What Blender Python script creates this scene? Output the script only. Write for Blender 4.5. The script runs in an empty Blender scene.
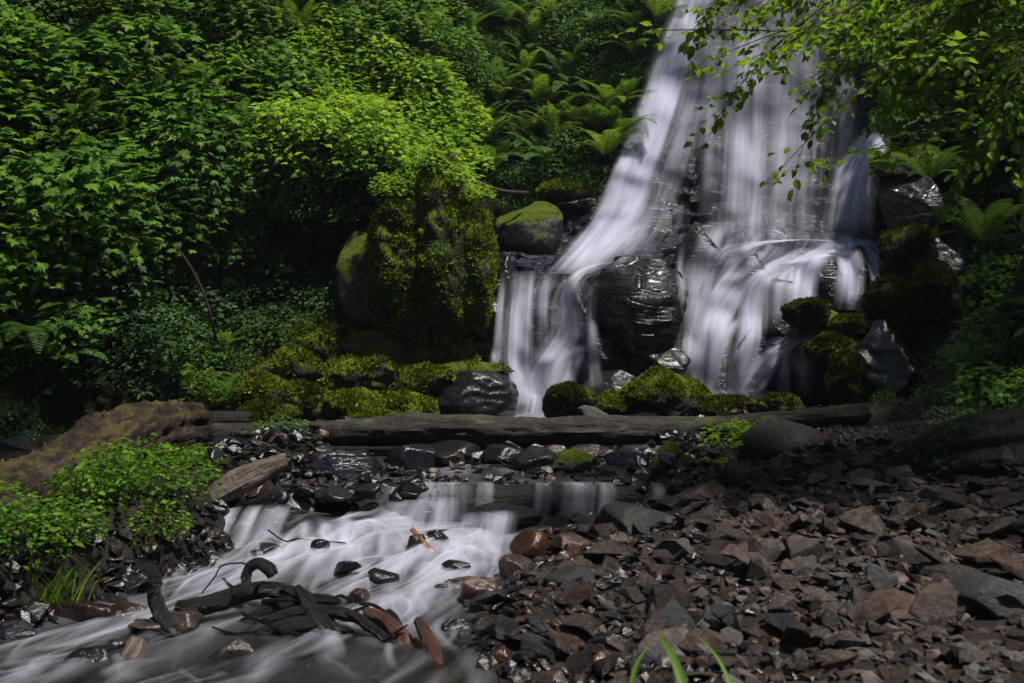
import bpy, bmesh, math, random
import numpy as np
from mathutils import Vector, Matrix, Euler
from mathutils.bvhtree import BVHTree

SC = bpy.context.scene
COL = SC.collection
R = math.radians
F = 1024 * 35 / 36.0
CAM = Vector((0, 0, 1.3))

# ---------------------------------------------------------------- camera, world, sun, exposure
cd = bpy.data.cameras.new('camera')
cd.lens = 35; cd.sensor_width = 36; cd.clip_start = .05; cd.clip_end = 400
cd.dof.use_dof = True; cd.dof.focus_distance = 9.0; cd.dof.aperture_fstop = 3.2
cam = bpy.data.objects.new('camera', cd); COL.objects.link(cam)
cam.location = CAM; cam.rotation_euler = (R(90), 0, 0)
SC.camera = cam

SUN_EL, SUN_AZ = 65, 125           # the light falls through the gap over the stream, from the right and a little from the front
w = bpy.data.worlds.new('World'); SC.world = w; w.use_nodes = True
sk = w.node_tree.nodes.new('ShaderNodeTexSky'); sk.sky_type = 'NISHITA'; sk.sun_disc = False
sk.sun_elevation = R(SUN_EL); sk.sun_rotation = R(SUN_AZ)
bg = w.node_tree.nodes['Background']; bg.inputs['Strength'].default_value = .05
w.node_tree.links.new(sk.outputs[0], bg.inputs['Color'])
sd = bpy.data.lights.new('sun', 'SUN'); sd.energy = 5.0; sd.angle = R(4); sd.color = (1, .96, .88)
sun = bpy.data.objects.new('sun', sd); COL.objects.link(sun)
sv = Vector((math.sin(R(SUN_AZ)) * math.cos(R(SUN_EL)), math.cos(R(SUN_AZ)) * math.cos(R(SUN_EL)), math.sin(R(SUN_EL))))
sun.rotation_euler = sv.to_track_quat('Z', 'Y').to_euler()
sun.location = (0, 10, 30)
SC.view_settings.view_transform = 'Standard'; SC.view_settings.look = 'None'
SC.view_settings.exposure = 0.40; SC.view_settings.gamma = 1
SC.render.engine = 'CYCLES'
cy = SC.cycles
cy.use_denoising = True; cy.max_bounces = 6; cy.diffuse_bounces = 3; cy.glossy_bounces = 3
cy.transmission_bounces = 4; cy.transparent_max_bounces = 24
cy.sample_clamp_indirect = 4; cy.caustics_reflective = False; cy.caustics_refractive = False

# ---------------------------------------------------------------- noise
def _mk(seed):
    r = np.random.RandomState(seed)
    p = r.permutation(256); p = np.concatenate([p, p])
    g = r.normal(size=(256, 3)); g /= np.linalg.norm(g, axis=1)[:, None]
    return p, g
_N = {}
def perlin(P, seed=0):
    if seed not in _N: _N[seed] = _mk(seed)
    p, g = _N[seed]
    P = np.asarray(P, float); i = np.floor(P).astype(int); f = P - i; i &= 255
    u = f * f * f * (f * (f * 6 - 15) + 10)
    out = 0
    for a in (0, 1):
        for b in (0, 1):
            for c in (0, 1):
                h = p[(p[(p[(i[:, 0] + a) & 255] + i[:, 1] + b) & 255] + i[:, 2] + c) & 255]
                d = ((f - (a, b, c)) * g[h]).sum(1)
                out = out + d * (u[:, 0] if a else 1 - u[:, 0]) * (u[:, 1] if b else 1 - u[:, 1]) * (u[:, 2] if c else 1 - u[:, 2])
    return out
def fbm(P, f=1.0, o=4, seed=0, ridge=False):
    P = np.asarray(P, float) * f; s = 0; a = 1.0
    for k in range(o):
        n = perlin(P + k * 17.3, seed)
        s = s + a * ((.35 - np.abs(n)) if ridge else n); a *= .5; P = P * 2.03
    return s
def sstep(x, a, b):
    t = np.clip((x - a) / (b - a), 0, 1); return t * t * (3 - 2 * t)

# ---------------------------------------------------------------- pixel <-> place
def at(px, py, Y): return Vector(((px - 512) / F * Y, Y, 1.3 - (py - 341.5) / F * Y))
def rdir(px, py): return Vector(((px - 512) / F, 1, -(py - 341.5) / F))

# ---------------------------------------------------------------- objects
def meshobj(name, V, Fc, mat=None, parent=None, smooth=True, attrs=None, uv=None):
    """V (n,3); Fc an (m,k) array or a list of such arrays"""
    V = np.asarray(V, np.float32)
    L = Fc if isinstance(Fc, list) else [Fc]
    L = [np.asarray(x, np.int32) for x in L if len(x)]
    me = bpy.data.meshes.new(name)
    me.vertices.add(len(V)); me.vertices.foreach_set('co', V.ravel())
    idx = np.concatenate([x.ravel() for x in L]); tot = np.concatenate([np.full(len(x), x.shape[1]) for x in L])
    st = np.concatenate([[0], np.cumsum(tot)[:-1]])
    me.loops.add(len(idx)); me.loops.foreach_set('vertex_index', idx)
    me.polygons.add(len(tot)); me.polygons.foreach_set('loop_start', st.astype(np.int32))
    me.polygons.foreach_set('loop_total', tot.astype(np.int32))
    me.polygons.foreach_set('use_smooth', np.full(len(tot), smooth, bool))
    if uv is not None:
        me.uv_layers.new(name='UVMap').data.foreach_set('uv', np.asarray(uv, np.float32)[idx].ravel())
    for k, a in (attrs or {}).items():
        me.attributes.new(k, 'FLOAT', 'POINT').data.foreach_set('value', np.asarray(a, np.float32))
    me.update(calc_edges=True); me.validate()
    o = bpy.data.objects.new(name, me); COL.objects.link(o)
    for m in (mat if isinstance(mat, (list, tuple)) else [mat]):
        if m: me.materials.append(m)
    if parent: o.parent = parent
    return o
def tag(o, label=None, cat=None, group=None, kind=None):
    if label: o['label'] = label
    if cat: o['category'] = cat
    if group: o['group'] = group
    if kind: o['kind'] = kind
    return o
def empty(name, loc=(0, 0, 0)):
    o = bpy.data.objects.new(name, None); o.location = loc; o.empty_display_size = .1; COL.objects.link(o); return o
def copy_tree(root, loc, rot=None, scale=None):
    c = root.copy(); COL.objects.link(c); c.location = loc
    if rot is not None: c.rotation_euler = rot
    if scale is not None: c.scale = scale if hasattr(scale, '__len__') else (scale,) * 3
    for ch in root.children:
        d = ch.copy(); COL.objects.link(d); d.parent = c
    return c
class MB:
    def __init__(s): s.V = []; s.F = {}; s.n = 0
    def add(s, V, Fc):
        V = np.asarray(V, float); s.V.append(V)
        for f in (Fc if isinstance(Fc, list) else [Fc]):
            f = np.asarray(f, int); s.F.setdefault(f.shape[1], []).append(f + s.n)
        s.n += len(V)
    def inst(s, T, Fc, M, P):
        """template T (k,3), matrices M (N,3,3), positions P (N,3)"""
        N, k = len(P), len(T)
        V = np.einsum('nij,kj->nki', M, T) + P[:, None, :]
        off = (np.arange(N) * k)[:, None, None]
        s.add(V.reshape(-1, 3), [ (np.asarray(f)[None] + off).reshape(-1, np.asarray(f).shape[1]) for f in (Fc if isinstance(Fc, list) else [Fc]) ])
    def build(s, name, mat, parent=None, smooth=True):
        return meshobj(name, np.concatenate(s.V), [np.concatenate(x) for x in s.F.values()], mat, parent, smooth)
def frames(D, N, roll=None):
    """local Y along D, local Z towards N -> (n,3,3) with columns x,y,z"""
    D = D / np.maximum(np.linalg.norm(D, axis=1), 1e-9)[:, None]
    X = np.cross(D, N); X /= np.maximum(np.linalg.norm(X, axis=1), 1e-9)[:, None]
    Z = np.cross(X, D)
    return np.stack([X, D, Z], axis=2)

# ---------------------------------------------------------------- materials
class NT:
    def __init__(s, name):
        s.m = bpy.data.materials.new(name); s.m.use_nodes = True; s.t = s.m.node_tree; s.t.nodes.clear()
        s.out = s.t.nodes.new('ShaderNodeOutputMaterial')
    def n(s, ty, props=None, **inp):
        nd = s.t.nodes.new('ShaderNode' + ty)
        for k, v in (props or {}).items(): setattr(nd, k, v)
        for k, v in inp.items():
            key = int(k[1:]) if k[0] == '_' and k[1:].isdigit() else k.replace('_', ' ')
            s.set(nd.inputs[key], v)
        return nd
    def set(s, sock, v):
        if hasattr(v, 'is_output'): s.t.links.new(v, sock)
        elif hasattr(v, 'outputs'): s.t.links.new(v.outputs[0], sock)
        else:
            if isinstance(v, tuple) and len(v) == 3 and sock.type == 'RGBA': v = (*v, 1)
            sock.default_value = v
    def noise(s, vec, scale, detail=4, rough=.55, dist=0):
        return s.n('TexNoise', Vector=vec, Scale=scale, Detail=detail, Roughness=rough, Distortion=dist).outputs[0]
    def ramp(s, fac, *stops):
        r = s.n('ValToRGB', Fac=fac); e = r.color_ramp.elements
        while len(e) < len(stops): e.new(.5)
        for x, (p, c) in zip(e, stops):
            x.position = p; x.color = (c, c, c, 1) if not hasattr(c, '__len__') else (*c, 1)
        return r.outputs[0]
    def mix(s, fac, a, b):
        nd = s.n('Mix', {'data_type': 'RGBA'}); s.set(nd.inputs[0], fac); s.set(nd.inputs[6], a); s.set(nd.inputs[7], b); return nd.outputs[2]
    def math(s, op, a, b=0.0, c=0.0, clamp=False):
        nd = s.n('Math', {'operation': op, 'use_clamp': clamp}); s.set(nd.inputs[0], a); s.set(nd.inputs[1], b); s.set(nd.inputs[2], c); return nd.outputs[0]
    def bump(s, h, strength=.5, dist=.02, normal=None):
        nd = s.n('Bump', Height=h, Strength=strength, Distance=dist)
        if normal is not None: s.set(nd.inputs['Normal'], normal)
        return nd.outputs[0]
    def rnd(s):
        a = s.n('NewGeometry').outputs['Random Per Island']; b = s.n('ObjectInfo').outputs['Random']
        return s.math('FRACT', s.math('ADD', a, b))
    def mapping(s, vec, scale): return s.n('Mapping', Vector=vec, Scale=scale).outputs[0]
    def done(s, sh): s.set(s.out.inputs['Surface'], sh); return s.m
def objco(t): return t.n('TexCoord').outputs['Object']
def worldco(t): return t.n('NewGeometry').outputs['Position']

def rock_mat(name, cols, rough=(.25, .7), moss=0.0, scale=3.0, bump=.6, spec=.5, mossc=((.012, .022, .003), (.10, .13, .012)), strata=0.0, wet=0.0, moss_lo=.15, hf=.35):
    t = NT(name); co = worldco(t) if strata else objco(t)
    r = t.rnd()
    sh = t.n('VectorMath', {'operation': 'ADD'}); t.set(sh.inputs[0], co)
    cmb = t.n('CombineXYZ', X=t.math('MULTIPLY', r, 31.0), Y=r, Z=t.math('MULTIPLY', r, 7.0)); t.set(sh.inputs[1], cmb.outputs[0])
    v = sh.outputs[0]
    n1 = t.noise(v, scale, 6, .62); n2 = t.noise(v, scale * 7, 5, .6)
    c = t.ramp(n1, (.3, cols[0]), (.52, cols[1]), (.72, cols[2]))
    c = t.mix(t.ramp(n2, (.35, 0.0), (.75, .55)), c, cols[0])
    tint = t.n('HueSaturation', Color=c, Value=t.math('MULTIPLY_ADD', r, 1.25, .4), Saturation=t.math('MULTIPLY_ADD', t.math('FRACT', t.math('MULTIPLY', r, 7.31)), .8, .55))
    c = tint.outputs[0]
    h = t.math('ADD', t.math('MULTIPLY', n1, 1.0), t.math('MULTIPLY', n2, hf))
    n3 = t.noise(v, scale * 28, 3, .6); h = t.math('ADD', h, t.math('MULTIPLY', n3, hf * .3))
    if strata:
        ms = t.noise(t.mapping(v, (1.2, 1.2, 9)), 1.0, 5, .65)
        ms = t.ramp(ms, (.42, 0.0), (.5, .7), (.56, 1.0)); h = t.math('ADD', h, t.math('MULTIPLY', ms, strata))
        vo = t.n('TexVoronoi', {'feature': 'DISTANCE_TO_EDGE'}, Vector=t.mapping(v, (1, 1, 1.8)), Scale=2.6).outputs['Distance']
        h = t.math('ADD', h, t.math('MULTIPLY', t.ramp(vo, (0, 0.0), (.06, 1.0)), strata * .6))
    rg = t.math('MULTIPLY_ADD', t.ramp(n2, (.3, 0.0), (.7, 1.0)), rough[1] - rough[0], rough[0])
    b = t.bump(h, bump, .05)
    p = t.n('BsdfPrincipled', Base_Color=c, Roughness=rg, Normal=b)
    p.inputs['Specular IOR Level'].default_value = spec
    if wet: p.inputs['Coat Weight'].default_value = wet; p.inputs['Coat Roughness'].default_value = .12; t.set(p.inputs['Coat Normal'], t.bump(t.math('ADD', n1, t.math('MULTIPLY', n2, .6)), .55, .05))
    if moss:
        nz = t.n('SeparateXYZ', Vector=t.n('NewGeometry').outputs['Normal']).outputs['Z']
        f = t.math('ADD', t.math('MULTIPLY', nz, .9), t.math('MULTIPLY', t.math('SUBTRACT', t.noise(v, 2.3, 5, .7), .5), 2.2))
        f = t.ramp(t.math('ADD', f, moss - .5), (.35, 0.0), (.55, 1.0))
        m1 = t.noise(v, 22, 5, .7); m2 = t.noise(v, 4, 3, .6)
        mc = t.mix(t.ramp(t.math('MULTIPLY_ADD', m1, .6, t.math('MULTIPLY', m2, .45)), (.4, 0.0), (.66, 1.0)), mossc[0], mossc[1])
        mp = t.n('BsdfPrincipled', Base_Color=mc, Roughness=.95, Normal=t.bump(t.math('ADD', m1, t.math('MULTIPLY', t.noise(v, 70, 2, .6), .5)), .9, .05))
        mp.inputs['Specular IOR Level'].default_value = .1; mp.inputs['Sheen Weight'].default_value = .25; mp.inputs['Sheen Tint'].default_value = (.5, .7, .1, 1)
        return t.done(t.n('MixShader', _0=f, _1=p, _2=mp))
    return t.done(p)

def leaf_mat(name, c1, c2, c3, trans=.35, rough=.42):
    t = NT(name); r = t.rnd()
    pn = t.noise(worldco(t), 1.1, 3, .6)
    k = t.math('ADD', t.math('MULTIPLY', r, .6), t.math('MULTIPLY', pn, .55))
    c = t.ramp(k, (.25, c1), (.55, c2), (.85, c3))
    p = t.n('BsdfPrincipled', Base_Color=c, Roughness=rough); p.inputs['Specular IOR Level'].default_value = .15
    tc = t.mix(.65, c, tuple(x * s for x, s in zip(c3, (1.5, 1.5, .6))))
    tr = t.n('BsdfTranslucent', Color=tc)
    return t.done(t.n('MixShader', _0=trans, _1=p, _2=tr))
def bark_mat(name, c1, c2, c3, rough=(.35, .8), moss=0.0, vs=1.0, wet=0.0, bump=.8, mossc=(.05, .07, .01), lump=.6, spec=.22):
    t = NT(name); uv = t.n('TexCoord').outputs['UV']
    v = t.mapping(uv, (9 * vs, 2.2, 1)); n1 = t.noise(v, 1.0, 6, .65, .3); n2 = t.noise(t.mapping(uv, (30 * vs, 5, 1)), 1.0, 4, .6)
    co = objco(t); n3 = t.noise(co, 6, 4, .6)
    c = t.ramp(t.math('ADD', t.math('MULTIPLY', n1, .6), t.math('MULTIPLY', n3, .4)), (.36, c1), (.52, c2), (.66, c3))
    c = t.mix(t.ramp(n2, (.42, .8), (.6, 0.0)), c, c1)
    if moss:
        f = t.math('ADD', t.math('MULTIPLY', t.n('SeparateXYZ', Vector=t.n('NewGeometry').outputs['Normal']).outputs['Z'], .25), t.noise(co, 3.1, 6, .75))
        f = t.ramp(t.math('ADD', f, moss - .5), (.45, 0.0), (.6, 1.0)); c = t.mix(f, c, mossc)
    h = t.math('ADD', n1, t.math('ADD', t.math('MULTIPLY', n2, .5), t.math('MULTIPLY', t.noise(co, 40, 3), .3)))
    h = t.math('ADD', h, t.math('MULTIPLY', t.noise(co, 9, 6, .75), lump))
    p = t.n('BsdfPrincipled', Base_Color=c, Roughness=t.math('MULTIPLY_ADD', n2, rough[1] - rough[0], rough[0]), Normal=t.bump(h, bump, .03)); p.inputs['Specular IOR Level'].default_value = spec
    if wet: p.inputs['Coat Weight'].default_value = wet; p.inputs['Coat Roughness'].default_value = .15
    return t.done(p)

M = {}
M['cliff_face'] = rock_mat('wet_basalt_cliff', ((.003, .004, .007), (.007, .008, .012), (.018, .020, .029)), (.3, .5), 0, 1.6, .8, .2, strata=.6, hf=.16)
M['cliff_rock'] = rock_mat('wet_black_basalt', ((.003, .004, .007), (.007, .008, .012), (.018, .020, .029)), (.2, .38), 0, 1.6, .7, .42, strata=.45, hf=.12)
M['wet_rock'] = rock_mat('wet_dark_stone', ((.004, .004, .006), (.009, .009, .011), (.026, .025, .028)), (.15, .32), 0, 4, .7, .5, hf=.12)
M['wet_rock_mossy'] = rock_mat('wet_dark_stone_with_moss', ((.006, .006, .008), (.014, .014, .017), (.02, .02, .024)), (.16, .36), .62, 4, .9, .3, hf=.2)
M['wet_brown'] = rock_mat('wet_brown_stone', ((.012, .007, .005), (.034, .019, .013), (.085, .05, .033)), (.08, .28), 0, 5, .7, .5, hf=.15)
M['dry_stone'] = rock_mat('dry_reddish_stone', ((.016, .012, .010), (.055, .040, .034), (.135, .100, .084)), (.5, .85), 0, 5, .6, .22)
M['grey_stone'] = rock_mat('dry_grey_stone', ((.022, .021, .021), (.05, .047, .045), (.105, .098, .092)), (.4, .8), 0, 5, .6, .25)
M['moss'] = rock_mat('deep_moss', ((.01, .01, .008), (.02, .018, .012), (.03, .03, .02)), (.6, .9), .72, 4, .8, .3)
M['moss_bright'] = rock_mat('bright_moss', ((.02, .018, .012), (.03, .028, .018), (.05, .05, .04)), (.6, .9), .70, 4, .8, .3, mossc=((.018, .035, .003), (.13, .18, .012)))
def tuft_mat(name, a, b):
    t = NT(name); r = t.rnd()
    c = t.mix(t.ramp(t.math('MULTIPLY_ADD', r, .35, t.math('MULTIPLY', t.noise(worldco(t), 4, 5, .7), .85)), (.38, 0.0), (.78, 1.0)), a, b)
    c = t.mix(t.ramp(t.noise(worldco(t), 7.3, 3), (.56, 0.0), (.70, .7)), c, (.045, .032, .008))
    p = t.n('BsdfDiffuse', Color=c); tr = t.n('BsdfTranslucent', Color=c)
    return t.done(t.n('MixShader', _0=.3, _1=p, _2=tr))
M['tuft'] = tuft_mat('moss_tuft', (.015, .026, .002), (.088, .118, .009))
M['tuft_bright'] = tuft_mat('bright_moss_tuft', (.028, .045, .003), (.19, .23, .013))
M['leaf_bright'] = leaf_mat('spring_leaf', (.06, .14, .008), (.15, .29, .012), (.32, .44, .02), .42, .55)
M['leaf_mid'] = leaf_mat('green_leaf', (.022, .065, .007), (.06, .145, .012), (.14, .26, .018), .4, .55)
M['leaf_cool'] = leaf_mat('cool_green_leaf', (.02, .06, .012), (.045, .12, .022), (.10, .20, .035), .35, .55)
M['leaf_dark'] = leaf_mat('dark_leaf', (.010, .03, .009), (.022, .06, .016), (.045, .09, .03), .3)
M['leaf_tree'] = leaf_mat('alder_leaf', (.025, .07, .006), (.07, .16, .010), (.19, .30, .018), .5, .5)
M['fern'] = leaf_mat('fern_frond', (.025, .07, .012), (.055, .13, .02), (.10, .19, .03), .35, .5)
M['fern_yellow'] = leaf_mat('yellow_fern_frond', (.05, .11, .012), (.10, .19, .018), (.18, .27, .03), .35, .5)
M['stem'] = leaf_mat('green_stem', (.02, .03, .008), (.04, .05, .012), (.06, .07, .02), .0, .6)
M['twig'] = bark_mat('twig_bark', (.02, .014, .01), (.05, .038, .028), (.09, .07, .055))
M['log'] = bark_mat('old_log_bark', (.012, .010, .009), (.032, .026, .022), (.095, .08, .07), (.5, .9), .24, 1.0, mossc=(.04, .05, .010))
M['log_dark'] = bark_mat('soaked_log', (.006, .005, .0045), (.014, .011, .009), (.034, .026, .021), (.4, .7), .1)
M['log_rot'] = bark_mat('rotten_log', (.010, .006, .0045), (.042, .026, .019), (.15, .10, .078), (.7, .95), .27, 1.1, lump=2.0, bump=1.0, mossc=(.07, .058, .010))
M['log_grey'] = bark_mat('weathered_grey_wood', (.04, .03, .025), (.14, .105, .085), (.30, .24, .20), (.5, .9), 0, 1.5)
M['drift'] = bark_mat('soaked_driftwood', (.005, .004, .004), (.012, .009, .009), (.034, .024, .021), (.16, .36), 0, 1.0, bump=1.0, lump=1.2, spec=.35)
M['drift_red'] = bark_mat('stripped_red_driftwood', (.035, .015, .011), (.11, .05, .035), (.26, .14, .105), (.35, .7), 0, 1.6, bump=1.0, lump=1.2)
M['stick_orange'] = bark_mat('orange_stick', (.14, .05, .02), (.32, .13, .05), (.5, .24, .11), (.3, .6), 0, 1.0, wet=.3)

# ground: soil, fine gravel and mud
t = NT('forest_soil'); co = worldco(t)
n1 = t.noise(co, 1.3, 6, .6); n2 = t.noise(co, 14, 5, .65); v = t.n('TexVoronoi', Vector=co, Scale=34)
c = t.ramp(n2, (.3, (.008, .006, .005)), (.55, (.016, .012, .010)), (.75, (.034, .025, .021)))
c = t.mix(t.ramp(n1, (.45, 0.0), (.65, .6)), c, (.02, .03, .006))
c = t.mix(.35, c, t.mix(v.outputs['Color'], (.005, .004, .004), (.035, .029, .026)))
p = t.n('BsdfPrincipled', Base_Color=c, Roughness=.85, Specular_IOR_Level=.1, Normal=t.bump(t.math('ADD', n2, t.math('MULTIPLY', v.outputs['Distance'], .8)), .8, .04))
M['soil'] = t.done(p)
t = NT('gravel_bed'); co = worldco(t)
n2 = t.noise(co, 9, 6, .7); n3 = t.noise(co, 40, 4, .7)
c = t.ramp(t.math('MULTIPLY_ADD', n2, .5, t.math('MULTIPLY', n3, .5)), (.38, (.006, .005, .0045)), (.52, (.022, .016, .013)), (.66, (.05, .036, .029)))
M['bed'] = t.done(t.n('BsdfPrincipled', Base_Color=c, Roughness=.45, Specular_IOR_Level=.2, Normal=t.bump(t.math('ADD', n2, t.math('MULTIPLY', n3, .5)), .9, .05)))
t = NT('vegetated_slope_soil'); co = worldco(t)
n1 = t.noise(co, 2.0, 6, .7); n2 = t.noise(co, 24, 5, .7)
c = t.ramp(n2, (.35, (.008, .010, .004)), (.55, (.016, .026, .006)), (.75, (.035, .055, .01)))
c = t.mix(t.ramp(n1, (.5, 0.0), (.6, .7)), c, (.012, .009, .006))
M['slope'] = t.done(t.n('BsdfPrincipled', Base_Color=c, Roughness=.95, Specular_IOR_Level=.08, Normal=t.bump(t.math('ADD', n1, n2), .9, .08)))

# water of the falls: soft white strands with clear gaps
t = NT('falling_water'); uv = t.n('TexCoord').outputs['UV']
s1 = t.noise(t.mapping(uv, (11, .55, 1)), 1.0, 3, .55, .15); s2 = t.noise(t.mapping(uv, (52, .9, 1)), 1.0, 3, .6); s3 = t.noise(t.mapping(uv, (3.6, .5, 1)), 1.0, 3, .5)
k = t.math('ADD', t.math('MULTIPLY', s1, .55), t.math('ADD', t.math('MULTIPLY', s2, .10), t.math('MULTIPLY', s3, .50)))
k = t.ramp(k, (.44, .0), (.58, .4), (.74, 1.0))
dn = t.n('Attribute', {'attribute_name': 'dens'}).outputs['Fac']
a = t.math('MULTIPLY', t.math('ADD', k, t.math('MULTIPLY', dn, .25)), dn, clamp=True)
d = t.n('BsdfDiffuse', Color=(.80, .80, .93)); tl = t.n('BsdfTranslucent', Color=(.80, .80, .93))
wsh = t.n('MixShader', _0=.45, _1=d, _2=tl)
t.m.blend_method = 'HASHED' if hasattr(t.m, 'blend_method') else None
M['fall'] = t.done(t.n('MixShader', _0=a, _1=t.n('BsdfTransparent'), _2=wsh))

# stream: clear brown-green water with silky foam
t = NT('stream_water'); uv = t.n('TexCoord').outputs['UV']
s1 = t.noise(t.mapping(uv, (3.5, .55, 1)), 1.0, 4, .55, .6); s2 = t.noise(t.mapping(uv, (9, 1.3, 1)), 1.0, 4, .6, .4)
fo = t.n('Attribute', {'attribute_name': 'foam'}).outputs['Fac']
k = t.math('ADD', t.math('MULTIPLY', s1, .75), t.math('MULTIPLY', s2, .45))
k = t.ramp(k, (.44, 0.0), (.64, .45), (.82, 1.0))
a = t.math('ADD', t.math('MULTIPLY', t.math('POWER', fo, 3.0), .13), t.math('MULTIPLY', k, t.math('MULTIPLY', fo, .32)), clamp=True)
a = t.math('ADD', a, t.math('MULTIPLY', k, .03), clamp=True)
rip = t.bump(t.math('ADD', s1, t.math('MULTIPLY', s2, .4)), .35, .05)
fr = t.n('Fresnel', IOR=1.33, Normal=rip); gl = t.n('BsdfGlossy', Roughness=.28, Normal=rip)
clear = t.n('MixShader', _0=t.math('MULTIPLY', fr, 1.0, clamp=True), _1=t.n('BsdfTransparent', Color=(.42, .38, .28)), _2=gl)
foam = t.n('MixShader', _0=.3, _1=t.n('BsdfDiffuse', Color=(.72, .73, .84), Normal=t.bump(k, .4, .05)), _2=t.n('BsdfTranslucent', Color=(.72, .73, .84)))
M['stream'] = t.done(t.n('MixShader', _0=a, _1=clear, _2=foam))

# ================================================================ the setting
ip = np.interp
def zw(y): return ip(y, [-6, 3, 4.2, 4.75, 5.4, 6.2, 7.0, 7.4, 7.55, 9.2, 9.5, 11.5, 12.5], [-.22, -.165, -.141, -.125, -.10, -.06, -.01, .01, .19, .25, .31, .43, .5])
def xl(y): return ip(y, [2, 3, 4.2, 4.75, 5.4, 6.2, 7.0, 7.5, 9, 10, 11, 12], [-6, -3.9, -2.7, -2.45, -2.2, -1.8, -1.85, -1.7, -1.7, -1.2, -.4, -.1])
def xr(y): return ip(y, [0, 2, 4.2, 4.75, 5.4, 6.2, 7, 7.45, 8, 9, 10, 11, 12], [-.9, -.5, -.1, -.1, -.08, .02, .15, 1.0, 1.3, 1.2, 1.4, 2.6, 3.3])
def xh(y): return ip(y, [0, 3, 8, 10, 12], [5.5, 4.9, 4.4, 4.4, 4.6])
def ground_z(x, y):
    x = np.asarray(x, float); y = np.asarray(y, float)
    P = np.stack([x, y, x * 0], -1).reshape(-1, 3)
    n1 = fbm(P, .7, 3, 1).reshape(x.shape); n2 = fbm(P, 3.1, 4, 2).reshape(x.shape)
    w = zw(y); dr = x - xr(y) + n1 * .25; dl = xl(y) - x + n2 * .12
    bed = w - .13 + n2 * .08
    right = w + .04 + .082 * np.clip(dr, 0, 5) + n1 * .10 + n2 * .05 + .10 * sstep(dr, .3, 2.0)
    left = np.maximum(w + .02, np.minimum(w + .03 + 1.1 * np.clip(dl, 0, 3), .33 + .012 * np.clip(y - 6, -2, 4))) + n1 * .08 + n2 * .05
    z = bed + (right - bed) * sstep(dr, -.25, .2)
    z = z + (left - z) * sstep(dl, -.15, .2)
    z = z + 1.15 * np.logaddexp(0, (x - xh(y) + n1 * .5) * 4) / 4 * sstep(y, 2, 5)
    z = z + .9 * np.logaddexp(0, (-5.2 - x + n1 * .5) * 4) / 4
    z = z + .35 * np.clip(-1.5 - y, 0, 9)
    return z
gx = np.concatenate([np.linspace(-14, -5, 60), np.linspace(-4.95, 5.5, 300), np.linspace(5.6, 14, 56)])
gy = np.concatenate([np.linspace(-8, 2.9, 60), np.linspace(3, 12.4, 300)])
GX, GY = np.meshgrid(gx, gy); GZ = ground_z(GX, GY)
nx_, ny_ = len(gx), len(gy)
def gridfaces(nu, nv):
    i = np.arange(nu * nv).reshape(nv, nu)
    return np.stack([i[:-1, :-1], i[:-1, 1:], i[1:, 1:], i[1:, :-1]], -1).reshape(-1, 4)
gV = np.stack([GX, GY, GZ], -1).reshape(-1, 3); gF = gridfaces(nx_, ny_)
wetm = (sstep(GX, xl(GY) - .35, xl(GY)) * (1 - sstep(GX, xr(GY), xr(GY) + .3)) > .5).reshape(-1)
o = meshobj('ground', gV, gF, [M['soil'], M['bed']]); tag(o, 'gravelly forest soil and stream bed under the falls', kind='structure')
fc = wetm[gF].any(1) | ((gV[gF[:, 0], 0] > xr(gV[gF[:, 0], 1])) & (gV[gF[:, 0], 0] < xh(gV[gF[:, 0], 1])))
o.data.polygons.foreach_set('material_index', fc.astype(np.int32)); o.data.update()

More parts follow.
